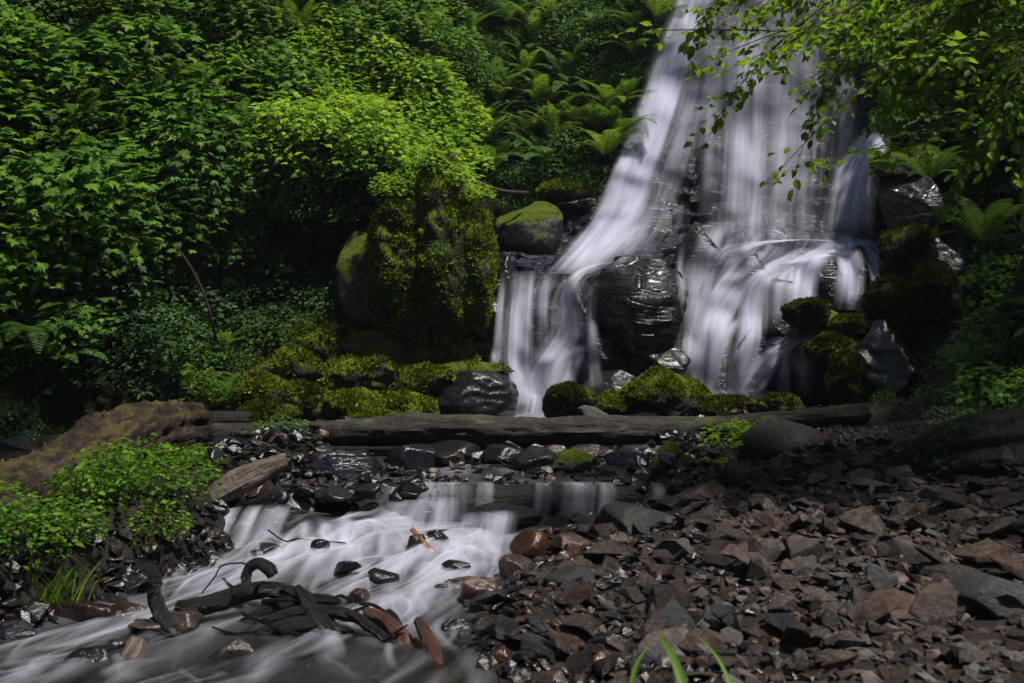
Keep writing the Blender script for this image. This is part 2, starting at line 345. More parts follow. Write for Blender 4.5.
# hillside and cliff: one profile (y, z) per x, blended
PR = [
 (-14, [(2.5, -.5), (2.8, .4), (3.4, 2), (4.2, 3.2), (6, 5.8), (8.5, 9), (15, 16)]),
 (-9, [(6, -.5), (6.3, .4), (7, 2), (7.6, 3.1), (9, 5.6), (11, 8.6), (17, 16)]),
 (-6, [(8.5, -.5), (8.8, .4), (9.3, 1.8), (9.9, 2.8), (11.2, 5.4), (13.2, 8.5), (19, 16)]),
 (-4, [(9.8, -.5), (10.1, .4), (10.6, 1.6), (11.1, 2.6), (12.4, 5.2), (14.2, 8.5), (20, 16)]),
 (-2.5, [(10.7, -.5), (11.0, .4), (11.4, 1.6), (11.8, 2.8), (13, 5.2), (14.8, 8.5), (21, 16)]),
 (-1.2, [(11.5, -.5), (11.8, .5), (12.0, 1.7), (12.5, 2.9), (13.8, 5), (15.8, 8), (22, 16)]),
 (-.3, [(12.0, -.5), (12.2, .5), (12.4, 2.0), (13.3, 2.6), (15, 4.8), (17, 7.8), (22, 16)]),
 (.4, [(12.0, -.5), (12.1, .5), (12.35, 2.05), (13.4, 2.75), (15.3, 5), (17.3, 8), (22, 16)]),
 (1.2, [(12.0, -.5), (12.1, .5), (12.4, 2.15), (13.3, 2.9), (14.8, 5), (16.6, 8), (22, 16)]),
 (2.0, [(12.1, -.5), (12.2, .5), (12.6, 2.2), (13.5, 2.9), (14.2, 5), (15.4, 8), (22, 16)]),
 (2.7, [(12.1, -.5), (12.2, .5), (12.7, 1.9), (13.5, 2.8), (14, 5), (14.7, 7.9), (22, 15)]),
 (3.5, [(12.1, -.5), (12.2, .5), (12.7, 1.7), (13.5, 2.7), (14, 5), (14.6, 7.9), (22, 15)]),
 (4.4, [(12.2, -.5), (12.3, .6), (12.8, 1.7), (13.5, 2.6), (13.9, 4.8), (14.4, 7.8), (21, 15)]),
 (5.2, [(12.0, -.5), (12.2, .8), (12.5, 1.9), (13.1, 2.9), (13.5, 4.6), (14.2, 7.6), (20, 15)]),
 (6.2, [(11., -.5), (11.2, .8), (11.5, 1.8), (12, 3), (12.7, 4.8), (13.8, 7.5), (19, 15)]),
 (9, [(8, -.5), (8.2, .6), (8.7, 1.8), (9.3, 3), (10.5, 5), (12.5, 8), (18, 16)]),
 (14, [(3, -.5), (3.2, .6), (3.8, 2), (4.6, 3.3), (6.5, 6), (9, 9), (15, 16)]),
]
px_ = np.array([p[0] for p in PR]); pc = np.array([p[1] for p in PR])
hx = np.concatenate([np.linspace(-14, -6.1, 70), np.linspace(-6, 6.5, 420), np.linspace(6.6, 14, 60)])
seg = [8, 44, 40, 70, 70, 40]
tt = np.concatenate([np.linspace(k, k + 1, s, endpoint=False) for k, s in enumerate(seg)] + [[6.0]])
HY = np.zeros((len(tt), len(hx))); HZ = np.zeros_like(HY)
for j in range(7):
    cy_ = ip(hx, px_, pc[:, j, 0]); cz_ = ip(hx, px_, pc[:, j, 1])
    wgt = np.clip(1 - np.abs(tt - j), 0, 1)[:, None]
    HY += wgt * cy_; HZ += wgt * cz_
HX = np.broadcast_to(hx, HY.shape).copy()
for _ in range(5):                                     # soften the corners of the profile a little
    for A in (HY, HZ):
        A[1:-1] = (A[:-2] + 2 * A[1:-1] + A[2:]) / 4; A[:, 1:-1] = (A[:, :-2] + 2 * A[:, 1:-1] + A[:, 2:]) / 4
P = np.stack([HX, HY, HZ], -1).reshape(-1, 3)
# rock shows in the falls' chute, bounded on the left by the slanting edge of the first fall
edge = ip(P[:, 2], [0, 2.2, 3.0, 4.2, 6.5, 8], [-.7, -.6, .35, 1.35, 2.3, 2.6]) + fbm(P, .9, 3, 5) * .35
rock = sstep(P[:, 0], edge - .12, edge + .12) * (1 - sstep(P[:, 0], 5.3, 5.7)) * (1 - sstep(P[:, 2], 9, 10))
low = fbm(P, .55, 3, 7); mid = fbm(P, 1.7, 4, 8, ridge=True); fine = fbm(P * (1, 1, 2.2), 5.5, 4, 9)
band = P[:, 2] * 3.4 + fbm(P, .8, 3, 10) * 2.2; st_ = (band - np.floor(band)); st_ = sstep(st_, 0, .22) - st_
col = fbm(P * (1, 1, .25), 2.2, 3, 11, ridge=True)
dr_ = .30 * low + .18 * mid + .07 * fine + .10 * st_ + .14 * col
ds_ = .55 * low + .34 * mid + .05 * fine
disp = rock * dr_ + (1 - rock) * ds_
disp += .60 * np.exp(-((P[:, 0] + 2.2) / 1.25) ** 2 - ((P[:, 2] - 3.35) / .55) ** 2)
disp -= .30 * np.exp(-((P[:, 0] + 2.7) / 1.5) ** 2 - ((P[:, 2] - 2.1) / .45) ** 2)
nrm = np.array([0, -.93, .36])
hV = P + disp[:, None] * nrm; hF = gridfaces(len(hx), len(tt))
o = meshobj('hillside', hV, hF, [M['slope'], M['cliff_face']]); tag(o, 'steep wooded gorge wall with a bare wet basalt cliff', kind='structure')
o.data.polygons.foreach_set('material_index', (rock[hF].mean(1) > .5).astype(np.int32)); o.data.update()
TERR = BVHTree.FromPolygons([tuple(v) for v in np.concatenate([gV, hV])], [tuple(f) for f in np.concatenate([gF, hF + len(gV)])])
def hit(px, py, tree=None):
    d = rdir(px, py); L = d.length
    loc, n, i, dist = (tree or TERR).ray_cast(CAM + d * .5, d.normalized())
    return (loc, n) if loc else (None, None)
def gz(x, y): return float(ground_z(np.array([x]), np.array([y]))[0])

# ---------------------------------------------------------------- rocks
_ico = {}
def ico(sub):
    if sub not in _ico:
        bm = bmesh.new(); bmesh.ops.create_icosphere(bm, subdivisions=sub, radius=1)
        V = np.array([v.co[:] for v in bm.verts]); Fc = np.array([[v.index for v in f.verts] for f in bm.faces]); bm.free(); _ico[sub] = (V, Fc)
    return _ico[sub]
BOULD = [[], [], 0]; SOFT = []
def rock_shape(sx, sy, sz, seed, sub=5, cuts=9, dmin=.62, lump=.10, fine=.03, strata=0.0, soft=40):
    V, Fc = ico(sub); r = np.random.RandomState(seed)
    N = r.normal(size=(cuts, 3)); N /= np.linalg.norm(N, axis=1)[:, None]; D = r.uniform(dmin, .95, cuts)
    dots = V @ N.T; rr = D / np.maximum(dots, .05); rr = np.concatenate([rr, np.ones((len(V), 1))], 1)
    rad = -np.log(np.exp(-rr * soft).sum(1)) / soft
    Q = V * rad[:, None]
    S = Q * (sx, sy, sz) + r.uniform(0, 40, 3)
    s = (sx * sy * sz) ** (1 / 3)
    rad2 = lump * fbm(S / s, 1.3, 3, 20) + fine * fbm(S / s, 6, 3, 21)
    if strata:
        b = S[:, 2] / s * 4 + fbm(S / s, 1.5, 2, 22); b = b - np.floor(b); rad2 += strata * (sstep(b, 0, .3) - b)
    return (Q + V * rad2[:, None]) * (sx, sy, sz), Fc
def tufts(Vw, Fc, n, size, seed, nzmin=-.2, mat='tuft', parent=None, name='moss'):
    r = np.random.RandomState(seed); T = Vw[Fc]; a = np.cross(T[:, 1] - T[:, 0], T[:, 2] - T[:, 0]); ar = np.linalg.norm(a, axis=1); nn = a / np.maximum(ar, 1e-9)[:, None]
    clump = fbm(T.mean(1), 3.2, 3, 33)
    wt = ar * (nn[:, 2] + clump * 1.6 > nzmin)
    if wt.sum() <= 0: return None
    k = r.choice(len(Fc), n, p=wt / wt.sum()); b = r.dirichlet((1, 1, 1), n)
    P = (T[k] * b[:, :, None]).sum(1); N = nn[k] + r.normal(size=(n, 3)) * .45 + (0, 0, .25)
    Mx = frames(N, r.normal(size=(n, 3))) * (size * r.uniform(.4, 1.5, n) * (1 + 1.6 * np.clip(clump[k], -.3, .5)))[:, None, None]
    tm = np.array([(-.35, 0, 0), (.35, 0, 0), (.22, .7, .1), (0, 1.1, .25), (-.25, .65, .1)])
    mb = MB(); mb.inst(tm, np.array([[0, 1, 2, 3, 4]]), Mx, P - N * size * .1)
    return mb.build(name, M[mat], parent)
def rock(name, box, Y, seed, mat, label, cat='rock', group=None, depth=.8, sub=5, moss=None, yaw=None, sit=False, ntuft=0, tsize=.03, nz=.05, **kw):
    x0, y0, x1, y1 = box; a = at(x0, y0, Y); b = at(x1, y1, Y)
    sx, sz = (b.x - a.x) / 2 * 1.08, (a.z - b.z) / 2 * 1.08; sy = depth * max(sx, sz * .8)
    if mat in ('moss', 'moss_bright') and 'lump' not in kw: kw['lump'] = .17; kw['fine'] = .05
    if 'moss' not in mat:
        kw['cuts'] = int(kw.get('cuts', 9) * 1.7); kw.setdefault('dmin', .46); kw.setdefault('lump', .025); kw.setdefault('fine', .014); kw['soft'] = 200
    V, Fc = rock_shape(sx, sy, sz, seed, sub, **kw)
    c = Vector(((a.x + b.x) / 2, Y + sy * .35, (a.z + b.z) / 2))
    if sit: c.z = max(c.z, gz(c.x, c.y) + sz * .25)
    o = meshobj(name, V, Fc, M[mat]); o.location = c
    tag(o, label, cat, group)
    W = V + np.array(c[:]); tsize *= .75 if ntuft < 6000 else .9; ntuft = int(ntuft * 1.4)
    if 'bright' in mat or mat == 'moss': SOFT.append((W, Fc))
    else: BOULD[0].append(W); BOULD[1].append(Fc + BOULD[2]); BOULD[2] += len(W)
    if ntuft: tufts(V, Fc, ntuft, tsize, seed + 5, nz, 'tuft_bright' if mat == 'moss_bright' else 'tuft', o)
    return o

# black basalt blocks that break the falls
RK = [
 # box, Y, seed, mat, label, extra
 ((588, 256, 694, 372), 12.0, 11, 'cliff_rock', 'big black wet boulder between the two lower falls', dict(cuts=6, strata=.06, depth=1.1, dmin=.72, lump=.09, fine=.03)),
 ((560, 268, 612, 372), 12.15, 12, 'cliff_rock', 'rounded black boulder with water sliding over its left side', dict(cuts=8)),
 ((672, 218, 732, 330), 12.55, 13, 'cliff_rock', 'tall dark boulder left of the main fall', dict(cuts=8)),
 ((610, 197, 690, 262), 13.2, 14, 'cliff_rock', 'dark rounded boulder under the end of the slanting fall', dict(cuts=8)),
 ((566, 330, 632, 420), 11.9, 15, 'cliff_rock', 'dark smooth boulder below the big black boulder', dict(cuts=8)),
 ((630, 345, 694, 402), 11.7, 16, 'cliff_rock', 'low domed black boulder behind the round mossy boulder', dict(cuts=6)),
 ((578, 362, 640, 414), 11.5, 17, 'wet_rock', 'small wet broken rock at the foot of the black boulder', dict(cuts=12)),
 ((738, 225, 800, 275), 13.0, 18, 'cliff_rock', 'flat dark ledge rock under the main veil', dict(cuts=8)),
 ((720, 232, 772, 330), 12.7, 19, 'cliff_rock', 'dark step of rock in the main fall, left part', dict(cuts=9)),
 ((748, 270, 820, 372), 12.45, 20, 'cliff_rock', 'steep black rock face splitting the main fall', dict(cuts=9, strata=.05)),
 ((800, 236, 856, 320), 12.65, 21, 'cliff_rock', 'black square rock behind two thin strands of the fall', dict(cuts=9)),
 ((846, 246, 884, 312), 12.5, 22, 'cliff_rock', 'rounded black rock at the right edge of the fall', dict(cuts=8)),
 ((722, 328, 775, 415), 12.1, 23, 'cliff_rock', 'dark rock under the lower right strands', dict(cuts=8)),
 ((694, 318, 738, 420), 12.25, 24, 'cliff_rock', 'dark rock behind the widest lower strand', dict(cuts=8)),
 ((758, 338, 812, 415), 11.95, 25, 'cliff_rock', 'black block with a thin spout running off its edge', dict(cuts=10)),
 ((868, 118, 905, 250), 12.9, 26, 'cliff_rock', 'dark upright rock on the right edge of the upper fall', dict(cuts=9, strata=.05)),
 ((876, 158, 962, 244), 12.25, 27, 'cliff_rock', 'blue black wet block beneath a mossy ledge', dict(cuts=7, strata=.06)),
 ((872, 150, 962, 180), 12.35, 28, 'moss_bright', 'flat bright mossy ledge above the blue black block', dict(cuts=8, depth=.5, ntuft=1500, nz=.5)),
 ((786, 302, 868, 412), 11.5, 29, 'wet_rock_mossy', 'large black broken block right of the main fall', dict(cuts=10, strata=.05)),
 ((838, 326, 944, 430), 10.6, 30, 'wet_rock', 'sloping wet black rock with shining ledges at the right bank', dict(cuts=11, strata=.10, lump=.14)),
 ((884, 228, 970, 330), 11.9, 37, 'cliff_rock', 'dark wet rock wall behind the mossy boulders on the right', dict(cuts=10, strata=.08, lump=.1)),
 ((856, 290, 915, 350), 11.5, 38, 'cliff_rock', 'dark wet ledge between the black broken block and the mossy knob', dict(cuts=10, strata=.08, lump=.1)),
 ((930, 300, 1010, 400), 11.0, 39, 'cliff_rock', 'dark rock half hidden under the plants of the right slope', dict(cuts=9, strata=.06, lump=.1)),
 ((336, 226, 400, 345), 11.3, 40, 'wet_rock_mossy', 'dark rock in the shade left of the moss pillars', dict(cuts=8, lump=.12)),
 ((480, 254, 520, 312), 12.1, 31, 'wet_rock', 'crumbling wet rock at the left end of the lower fall', dict(cuts=12, strata=.08, lump=.2)),
 ((494, 200, 566, 276), 13.0, 32, 'wet_rock_mossy', 'dark mossy boulder above the lower left fall', dict(cuts=8)),
 ((530, 196, 610, 222), 13.5, 33, 'wet_rock', 'flat wet slab shining beside the slanting fall', dict(cuts=10, strata=.08)),
 ((465, 300, 512, 372), 11.9, 34, 'wet_rock', 'wet broken ledge rock beside the thin left strand', dict(cuts=12, strata=.08)),
 ((418, 368, 514, 424), 11.0, 35, 'wet_rock', 'square black block with a thin mossy top at the foot of the falls', dict(cuts=5, dmin=.7, strata=.05, depth=.9)),
 ((426, 362, 508, 384), 11.15, 36, 'wet_rock_mossy', 'thin moss crusted slab lying on the square black block', dict(cuts=5, ntuft=900, tsize=.02)),
]
for i, (box, Y, sd_, mt, lb, kw) in enumerate(RK):
    rock('boulder', box, Y, sd_, mt, lb, 'boulder', 'dark rocks around the falls', **kw)

# mossy boulders
MR = [
 ((628, 372, 706, 424), 10.7, 41, 'moss_bright', 'round bright mossy boulder with a bare grey top behind the log', dict(cuts=6, ntuft=5000)),
 ((596, 394, 646, 424), 10.8, 42, 'moss_bright', 'low bright mossy hump left of the round mossy boulder', dict(cuts=5, ntuft=2400)),
 ((544, 386, 598, 424), 10.8, 43, 'moss', 'pointed dark green mossy rock beside the white pool', dict(cuts=7, ntuft=2400)),
 ((698, 398, 770, 424), 10.6, 44, 'moss', 'low flat mossy rock right of the round mossy boulder', dict(cuts=6, ntuft=2400)),
 ((762, 396, 810, 424), 10.6, 45, 'moss', 'small mossy rock under the black block', dict(cuts=6, ntuft=1400)),
 ((786, 300, 838, 328), 11.25, 46, 'moss', 'mossy cap on the left shoulder of the black broken block', dict(cuts=9, lump=.3, ntuft=1800)),
 ((808, 336, 858, 368), 11.1, 47, 'moss', 'mossy rounded rock on the black broken block', dict(cuts=7, lump=.3, ntuft=1800)),
 ((826, 316, 872, 340), 11.35, 48, 'moss', 'narrow mossy ledge behind the mossy rounded rock', dict(cuts=6, ntuft=1200)),
 ((828, 352, 872, 410), 10.6, 49, 'moss', 'mossy left flank of the sloping wet rock', dict(cuts=9, lump=.32, fine=.08, ntuft=2200)),
 ((868, 280, 926, 326), 11.3, 50, 'moss', 'mossy knob above the sloping wet rock', dict(cuts=9, lump=.32, fine=.08, ntuft=2200)),
 ((880, 222, 942, 290), 11.5, 51, 'moss', 'rounded mossy boulder at the right edge of the falls', dict(cuts=9, lump=.32, fine=.08, ntuft=3200)),
 ((914, 262, 968, 320), 10.9, 52, 'moss', 'mossy boulder lowest on the right slope', dict(cuts=9, lump=.32, fine=.08, ntuft=2200)),
 ((540, 178, 594, 206), 13.5, 53, 'moss_bright', 'flat mossy mound beside the slanting fall', dict(cuts=5, ntuft=2200)),
 ((450, 204, 494, 322), 11.2, 54, 'moss_bright', 'rightmost of the tall hanging moss pillars', dict(cuts=4, ntuft=7000, tsize=.035, nz=-1.5, lump=.30, fine=.08, sub=6)),
 ((412, 158, 466, 348), 11.1, 55, 'moss_bright', 'tallest moss pillar, between two others', dict(cuts=4, ntuft=10000, tsize=.035, nz=-1.5, lump=.30, fine=.08, sub=6)),
 ((372, 196, 432, 348), 11.0, 56, 'moss_bright', 'leftmost moss pillar under the bright shrubs', dict(cuts=5, ntuft=9000, tsize=.035, nz=-1.2, lump=.34, fine=.08, sub=6)),
 ((420, 318, 470, 368), 11.6, 57, 'moss', 'dark mossy rock below the tall moss pillars', dict(cuts=6, ntuft=2000)),
]
for box, Y, sd_, mt, lb, kw in MR:
    rock('mossy_boulder', box, Y, sd_, mt, lb, 'mossy boulder', 'moss covered boulders', **kw)
# heap of mossy lumps on the left of the falls
rr_ = random.Random(8)
heap = [(388, 352, 96, 54, 11.3), (330, 348, 74, 46, 11.2), (290, 372, 72, 44, 11.0), (366, 376, 78, 40, 10.9), (420, 386, 60, 46, 10.9), (310, 402, 70, 36, 10.6),
        (262, 398, 56, 40, 10.5), (352, 408, 60, 34, 10.4), (398, 408, 62, 32, 10.4), (346, 326, 60, 40, 11.5), (300, 344, 50, 36, 11.3), (438, 352, 60, 40, 11.5), (404, 330, 60, 44, 11.5), (268, 414, 50, 20, 10.2), (376, 420, 60, 18, 10.1), (244, 372, 44, 30, 11.0)]
hl = ['broad mossy lump at the top right of the moss heap', 'mossy lump in the middle of the heap', 'bright mossy lump left of the heap middle', 'long mossy lump across the heap', 'mossy lump against the square black block',
      'low mossy lump just behind the log, left side', 'mossy lump beside the leafy sapling clump', 'mossy lump with a bare grey stone face', 'mossy lump just behind the log, right side', 'dark mossy lump high in the heap', 'small mossy lump high on the left of the heap',
      'mossy lump under the leftmost moss pillar', 'mossy shoulder where the moss pillars meet the heap', 'smallest mossy lump touching the log on the left', 'flat moss pad touching the log', 'dark mossy lump farthest left in the heap']
for i, (cx, cy0, w_, h_, Y) in enumerate(heap):
    rock('mossy_boulder', (cx - w_ * .6, cy0 - h_ * .55, cx + w_ * .6, cy0 + h_ / 2 + 10), Y, 70 + i, 'moss_bright' if i % 4 != 1 else 'moss', hl[i], 'mossy boulder', 'heap of moss covered stones', ntuft=3000, tsize=.035, cuts=5, lump=.26, sub=5)

# ================================================================ falling water, draped over the rocks it runs on
bV = np.concatenate([gV, hV] + BOULD[0]); bF = np.concatenate([gF, hF + len(gV)]); nb = len(gV) + len(hV)
bT = np.concatenate([f + nb for f in BOULD[1]])
SURF = BVHTree.FromPolygons([tuple(v) for v in bV], [tuple(f) for f in bF] + [tuple(f) for f in bT])
_m = [TERR]
_v = []; _f = []; _n = 0
for W_, F_ in SOFT: _v += [tuple(x) for x in W_]; _f += [tuple(x) for x in F_ + _n]; _n += len(W_)
MOSSY = BVHTree.FromPolygons(_v, _f)
def gblur(A, s, ax):
    k = np.arange(-int(3 * s), int(3 * s) + 1); g = np.exp(-k ** 2 / (2 * s * s)); g /= g.sum()
    pad = [(0, 0), (0, 0)]; pad[ax] = (len(k) // 2,) * 2
    return np.apply_along_axis(lambda v: np.convolve(v, g, 'valid'), ax, np.pad(A, pad, mode='edge'))
def crom(pts, n):
    P_ = np.array(pts, float); m = len(P_); P2 = np.vstack([2 * P_[0] - P_[1], P_, 2 * P_[-1] - P_[-2]])
    out = []
    for t_ in np.linspace(0, m - 1, n):
        k = min(int(t_), m - 2); f = t_ - k; a, b, c, d = P2[k:k + 4]
        out.append(.5 * (2 * b + (c - a) * f + (2 * a - 5 * b + 4 * c - d) * f * f + (3 * b - a - 3 * c + d) * f ** 3))
    return np.array(out)
def veil(mb, rows, off=.05, nu=20, step=4.0, seed=0, gain=1.0, bs=2.6, k=3, soft=False):
    """rows: (py, x left, x right, density) from the lip downwards"""
    rows = [tuple(r_) for r_ in rows]; L = abs(rows[-1][0] - rows[0][0]) + abs((rows[-1][1] - rows[0][1]))
    nv = max(8, int(L / step)); C = crom(rows, nv)
    nu = max(5, min(60, int(max(r_[2] - r_[1] for r_ in rows) / 4)))
    U = np.linspace(0, 1, nu); PX = C[:, 1:2] + (C[:, 2:3] - C[:, 1:2]) * U; PY = np.repeat(C[:, 0:1], nu, 1)
    Yd = np.zeros_like(PX); last = 13.0
    for i in range(nv):
        for j in range(nu):
            h_, _ = hit(PX[i, j], PY[i, j], SURF)
            if h_ is not None and 10 < h_.y < 16.5: last = h_.y
            Yd[i, j] = last
    Z = np.pad(Yd, ((k, k), (0, 0)), mode='edge'); Yd = np.min([Z[a:a + nv] for a in range(2 * k + 1)], 0)
    Yd = gblur(gblur(Yd, bs, 0), 1.4, 1) - off
    X = (PX - 512) / F * Yd; Zz = 1.3 - (PY - 341.5) / F * Yd
    V = np.stack([X, Yd, Zz], -1)
    wid = np.cumsum(np.concatenate([np.zeros((nv, 1)), np.linalg.norm(np.diff(V, axis=1), axis=2)], 1), 1).max(1, keepdims=True)
    wm = wid.mean()
    ln = np.cumsum(np.concatenate([[0], np.linalg.norm(np.diff(V[:, nu // 2], axis=0), axis=1)]))
    uv = np.stack([np.broadcast_to(U * wm + seed * 3.7, PX.shape), np.broadcast_to(ln[:, None] + seed * 1.3, PX.shape)], -1)
    e = np.clip(np.sin(np.pi * U), 0, 1) ** .7; vv = np.linspace(0, 1, nv)[:, None]
    e = e * e if soft else e
    dens = gain * C[:, 3:4] * e * (np.sin(np.pi * np.clip(vv, .02, .98)) ** .6 if soft else np.clip(vv / .12, 0.0, 1) * np.clip((1 - vv) / .08, 0.05, 1))
    mb['V'].append(V.reshape(-1, 3)); mb['F'].append(gridfaces(nu, nv) + mb['n']); mb['n'] += nu * nv
    mb['uv'].append(uv.reshape(-1, 2)); mb['d'].append(dens.reshape(-1))
def strands(mb, path, w, n, dens=.8, seed=0, wmin=4, wmax=22):
    """n separate thin strands that wander about one line of flow; path: (px, py) downwards"""
    r = np.random.RandomState(seed * 13 + 5); m = max(len(path), 6); C = crom(path, m)
    for k in range(n):
        o_ = r.normal() * .36 * w; a0 = r.uniform(0, .35) if r.uniform() < .6 else 0; a1 = r.uniform(.6, 1) if r.uniform() < .5 else 1
        ww = r.uniform(wmin, wmax) * (.6 + w / 60); s = np.linspace(a0, a1, m) * (m - 1); X = np.interp(s, np.arange(m), C[:, 0]) + o_ * (.8 + .4 * np.linspace(0, 1, m)) + np.cumsum(r.normal(size=m)) * .5
        Y = np.interp(s, np.arange(m), C[:, 1]); g = r.uniform(.35, 1) * dens
        veil(mb, [(Y[q], X[q] - ww / 2, X[q] + ww / 2 + 1.5 * q / m, g) for q in range(m)], .03 + r.uniform(0, .07), seed=seed + k * .37, bs=1.6, k=1, soft=True)
def fall(name, label, veils, paths):
    mb = dict(V=[], F=[], n=0, uv=[], d=[])
    for i, v_ in enumerate(veils): veil(mb, v_, .05, seed=i * 2 + len(name))
    for i, (p_, w_, n_, d_) in enumerate(paths): strands(mb, p_, w_, n_, d_, seed=i + 3)
    o = meshobj(name, np.concatenate(mb['V']), np.concatenate(mb['F']), M['fall'], attrs=dict(dens=np.concatenate(mb['d'])), uv=np.concatenate(mb['uv']))
    return tag(o, label, kind='structure')
fall('waterfall', 'slanting white fall from the top of the cliff down to the left', [
    [(-30, 682, 745, .5), (10, 666, 720, .55), (60, 646, 705, .5), (120, 628, 690, .45), (170, 610, 672, .42), (212, 594, 662, .45), (245, 566, 640, .45), (274, 552, 612, .4)],
    [(200, 616, 690, .3), (225, 600, 690, .35), (258, 585, 670, .1)],
], [
    ([(704, -30), (690, 10), (672, 60), (652, 120), (633, 170), (617, 212), (588, 250), (566, 274)], 24, 46, 1.25),
    ([(690, 10), (668, 60), (647, 120), (628, 170), (612, 212), (578, 250)], 10, 12, 1.0),
    ([(720, 20), (700, 70), (685, 130), (668, 180), (655, 214)], 30, 14, .4),
    ([(655, 206), (640, 225), (612, 250), (590, 274)], 24, 12, .6),
    ([(680, 205), (664, 216), (640, 232), (622, 262)], 14, 6, .4),
])
fall('waterfall', 'lower left fall dropping off the ledge into the white pool', [
    [(272, 506, 604, .32), (300, 506, 580, .34), (340, 504, 578, .38), (380, 508, 574, .45), (410, 512, 574, .5)],
    [(300, 556, 584, .3), (330, 548, 584, .5), (372, 523, 566, .5), (408, 516, 556, .55)],
    [(392, 512, 572, .9), (402, 508, 578, 1.1), (413, 508, 572, 1.1), (421, 514, 560, 1.0)],
], [
    ([(527, 271), (523, 300), (520, 340), (521, 375), (527, 408)], 14, 16, 1.0),
    ([(504, 272), (501, 310), (497, 345), (494, 366)], 5, 5, .8),
    ([(547, 272), (543, 300), (541, 334)], 6, 5, .7),
    ([(612, 262), (584, 270), (568, 290), (569, 325), (566, 345)], 10, 10, .8),
    ([(574, 322), (558, 345), (540, 372), (530, 408)], 18, 14, .85),
    ([(580, 345), (570, 370), (560, 410)], 14, 9, .6),
    ([(594, 274), (591, 310), (592, 360), (594, 388)], 6, 5, .45),
    ([(576, 292), (582, 320), (584, 345)], 5, 3, .4),
    ([(520, 375), (530, 395), (540, 410)], 30, 10, .8),
])
fall('waterfall', 'broad upper veil falling behind the leafy branch', [
    [(-30, 700, 870, .30), (40, 706, 876, .22), (120, 706, 872, .18), (180, 700, 866, .17), (238, 696, 862, .26)],
    [(-30, 728, 800, .28), (60, 724, 790, .26), (140, 722, 782, .24), (236, 718, 780, .28)],
], [
    ([(758, -20), (750, 60), (747, 140), (745, 200), (744, 238)], 24, 26, .75),
    ([(808, -20), (802, 60), (796, 140), (792, 200), (790, 240)], 26, 16, .5),
    ([(700, -20), (712, 60), (706, 140), (702, 215)], 20, 8, .35),
    ([(905, 112), (885, 126), (862, 150), (850, 190), (845, 236)], 24, 34, 1.05),
    ([(872, 128), (866, 160), (856, 195), (850, 236)], 16, 10, .7),
    ([(842, 50), (846, 110), (842, 170)], 18, 9, .5),
    ([(770, 0), (772, 100), (768, 236)], 50, 12, .35),
    ([(725, 0), (722, 100), (720, 200)], 26, 8, .3),
])
fall('waterfall', 'stepped main fall spreading in strands over the black rocks', [
    [(226, 700, 860, .3), (240, 694, 872, .4), (258, 690, 850, .32), (285, 690, 790, .16), (330, 688, 770, .10), (402, 690, 766, .2)],
    [(388, 690, 770, .7), (400, 690, 780, .9), (412, 694, 790, .9)],
], [
    ([(752, 234), (728, 262), (708, 300), (700, 350), (698, 404)], 24, 14, .75),
    ([(775, 238), (752, 260), (730, 285), (712, 320), (705, 370), (706, 404)], 14, 15, .85),
    ([(806, 248), (778, 262), (756, 280), (750, 310), (747, 345), (735, 385), (728, 404)], 12, 18, .95),
    ([(835, 240), (805, 256), (768, 272), (742, 290), (722, 320), (712, 360), (710, 404)], 12, 13, .85),
    ([(856, 238), (824, 252), (792, 262), (770, 276), (762, 300), (757, 334)], 14, 12, .7),
    ([(868, 240), (840, 250), (810, 258), (780, 266)], 18, 22, 1.0),
    ([(876, 246), (850, 242), (820, 240), (786, 240), (752, 244), (724, 256)], 16, 26, .8),
    ([(818, 250), (812, 262), (806, 285), (804, 312)], 18, 22, 1.0),
    ([(842, 232), (850, 250), (849, 285), (845, 310)], 18, 24, 1.1),
    ([(856, 238), (874, 254), (881, 280), (884, 305)], 9, 14, .9),
    ([(797, 338), (772, 352), (752, 375), (736, 405)], 20, 18, .85),
    ([(786, 342), (785, 370), (784, 402)], 5, 6, .7),
    ([(718, 222), (706, 250), (698, 290), (694, 340), (694, 402)], 18, 12, .6),
    ([(740, 316), (722, 338), (712, 370), (706, 404)], 14, 10, .6),
    ([(700, 395), (730, 404), (770, 408)], 26, 12, .6),
    ([(688, 228), (680, 262), (683, 300), (690, 345)], 4, 4, .45),
    ([(790, 250), (782, 290), (778, 325)], 24, 12, .5),
    ([(768, 258), (766, 290), (764, 330)], 16, 8, .5),
    ([(806, 340), (800, 366), (798, 396)], 10, 5, .4),
])

# ================================================================ the stream
def bump2(X, Y, cx, cy_, sx, sy): return np.exp(-((X - cx) / sx) ** 2 - ((Y - cy_) / sy) ** 2)
yy = np.concatenate([np.linspace(1.2, 3.2, 24), np.linspace(3.25, 7.50, 190)]); uu = np.linspace(-.06, 1.06, 120)
YY, UU = np.meshgrid(yy, uu, indexing='ij'); XX = xl(YY) - .1 + (xr(YY) + .35 - xl(YY) + .1) * UU
P = np.stack([XX - .55 * YY, YY * .0 + XX * 0, XX * 0], -1).reshape(-1, 3)
Pf = np.stack([XX - .5 * YY, YY * .35, XX * 0], -1).reshape(-1, 3)
hum = fbm(Pf, 2.6, 3, 31).reshape(XX.shape)
casc = sstep(YY, 5.7, 6.2) * 1.0
ZZ = zw(YY) - .005 + hum * (.05 + .06 * casc) + .05 * bump2(XX, YY, -.9, 6.5, .5, .35) + .06 * bump2(XX, YY, -1.5, 6.9, .4, .3)
ZZ += .06 * sstep(YY, 6.5, 7.2) * (1 - sstep(XX, -.9, -.5))
ZZ += .05 * casc * fbm(np.stack([XX, YY, XX * 0], -1).reshape(-1, 3), 2.2, 3, 32).reshape(XX.shape)
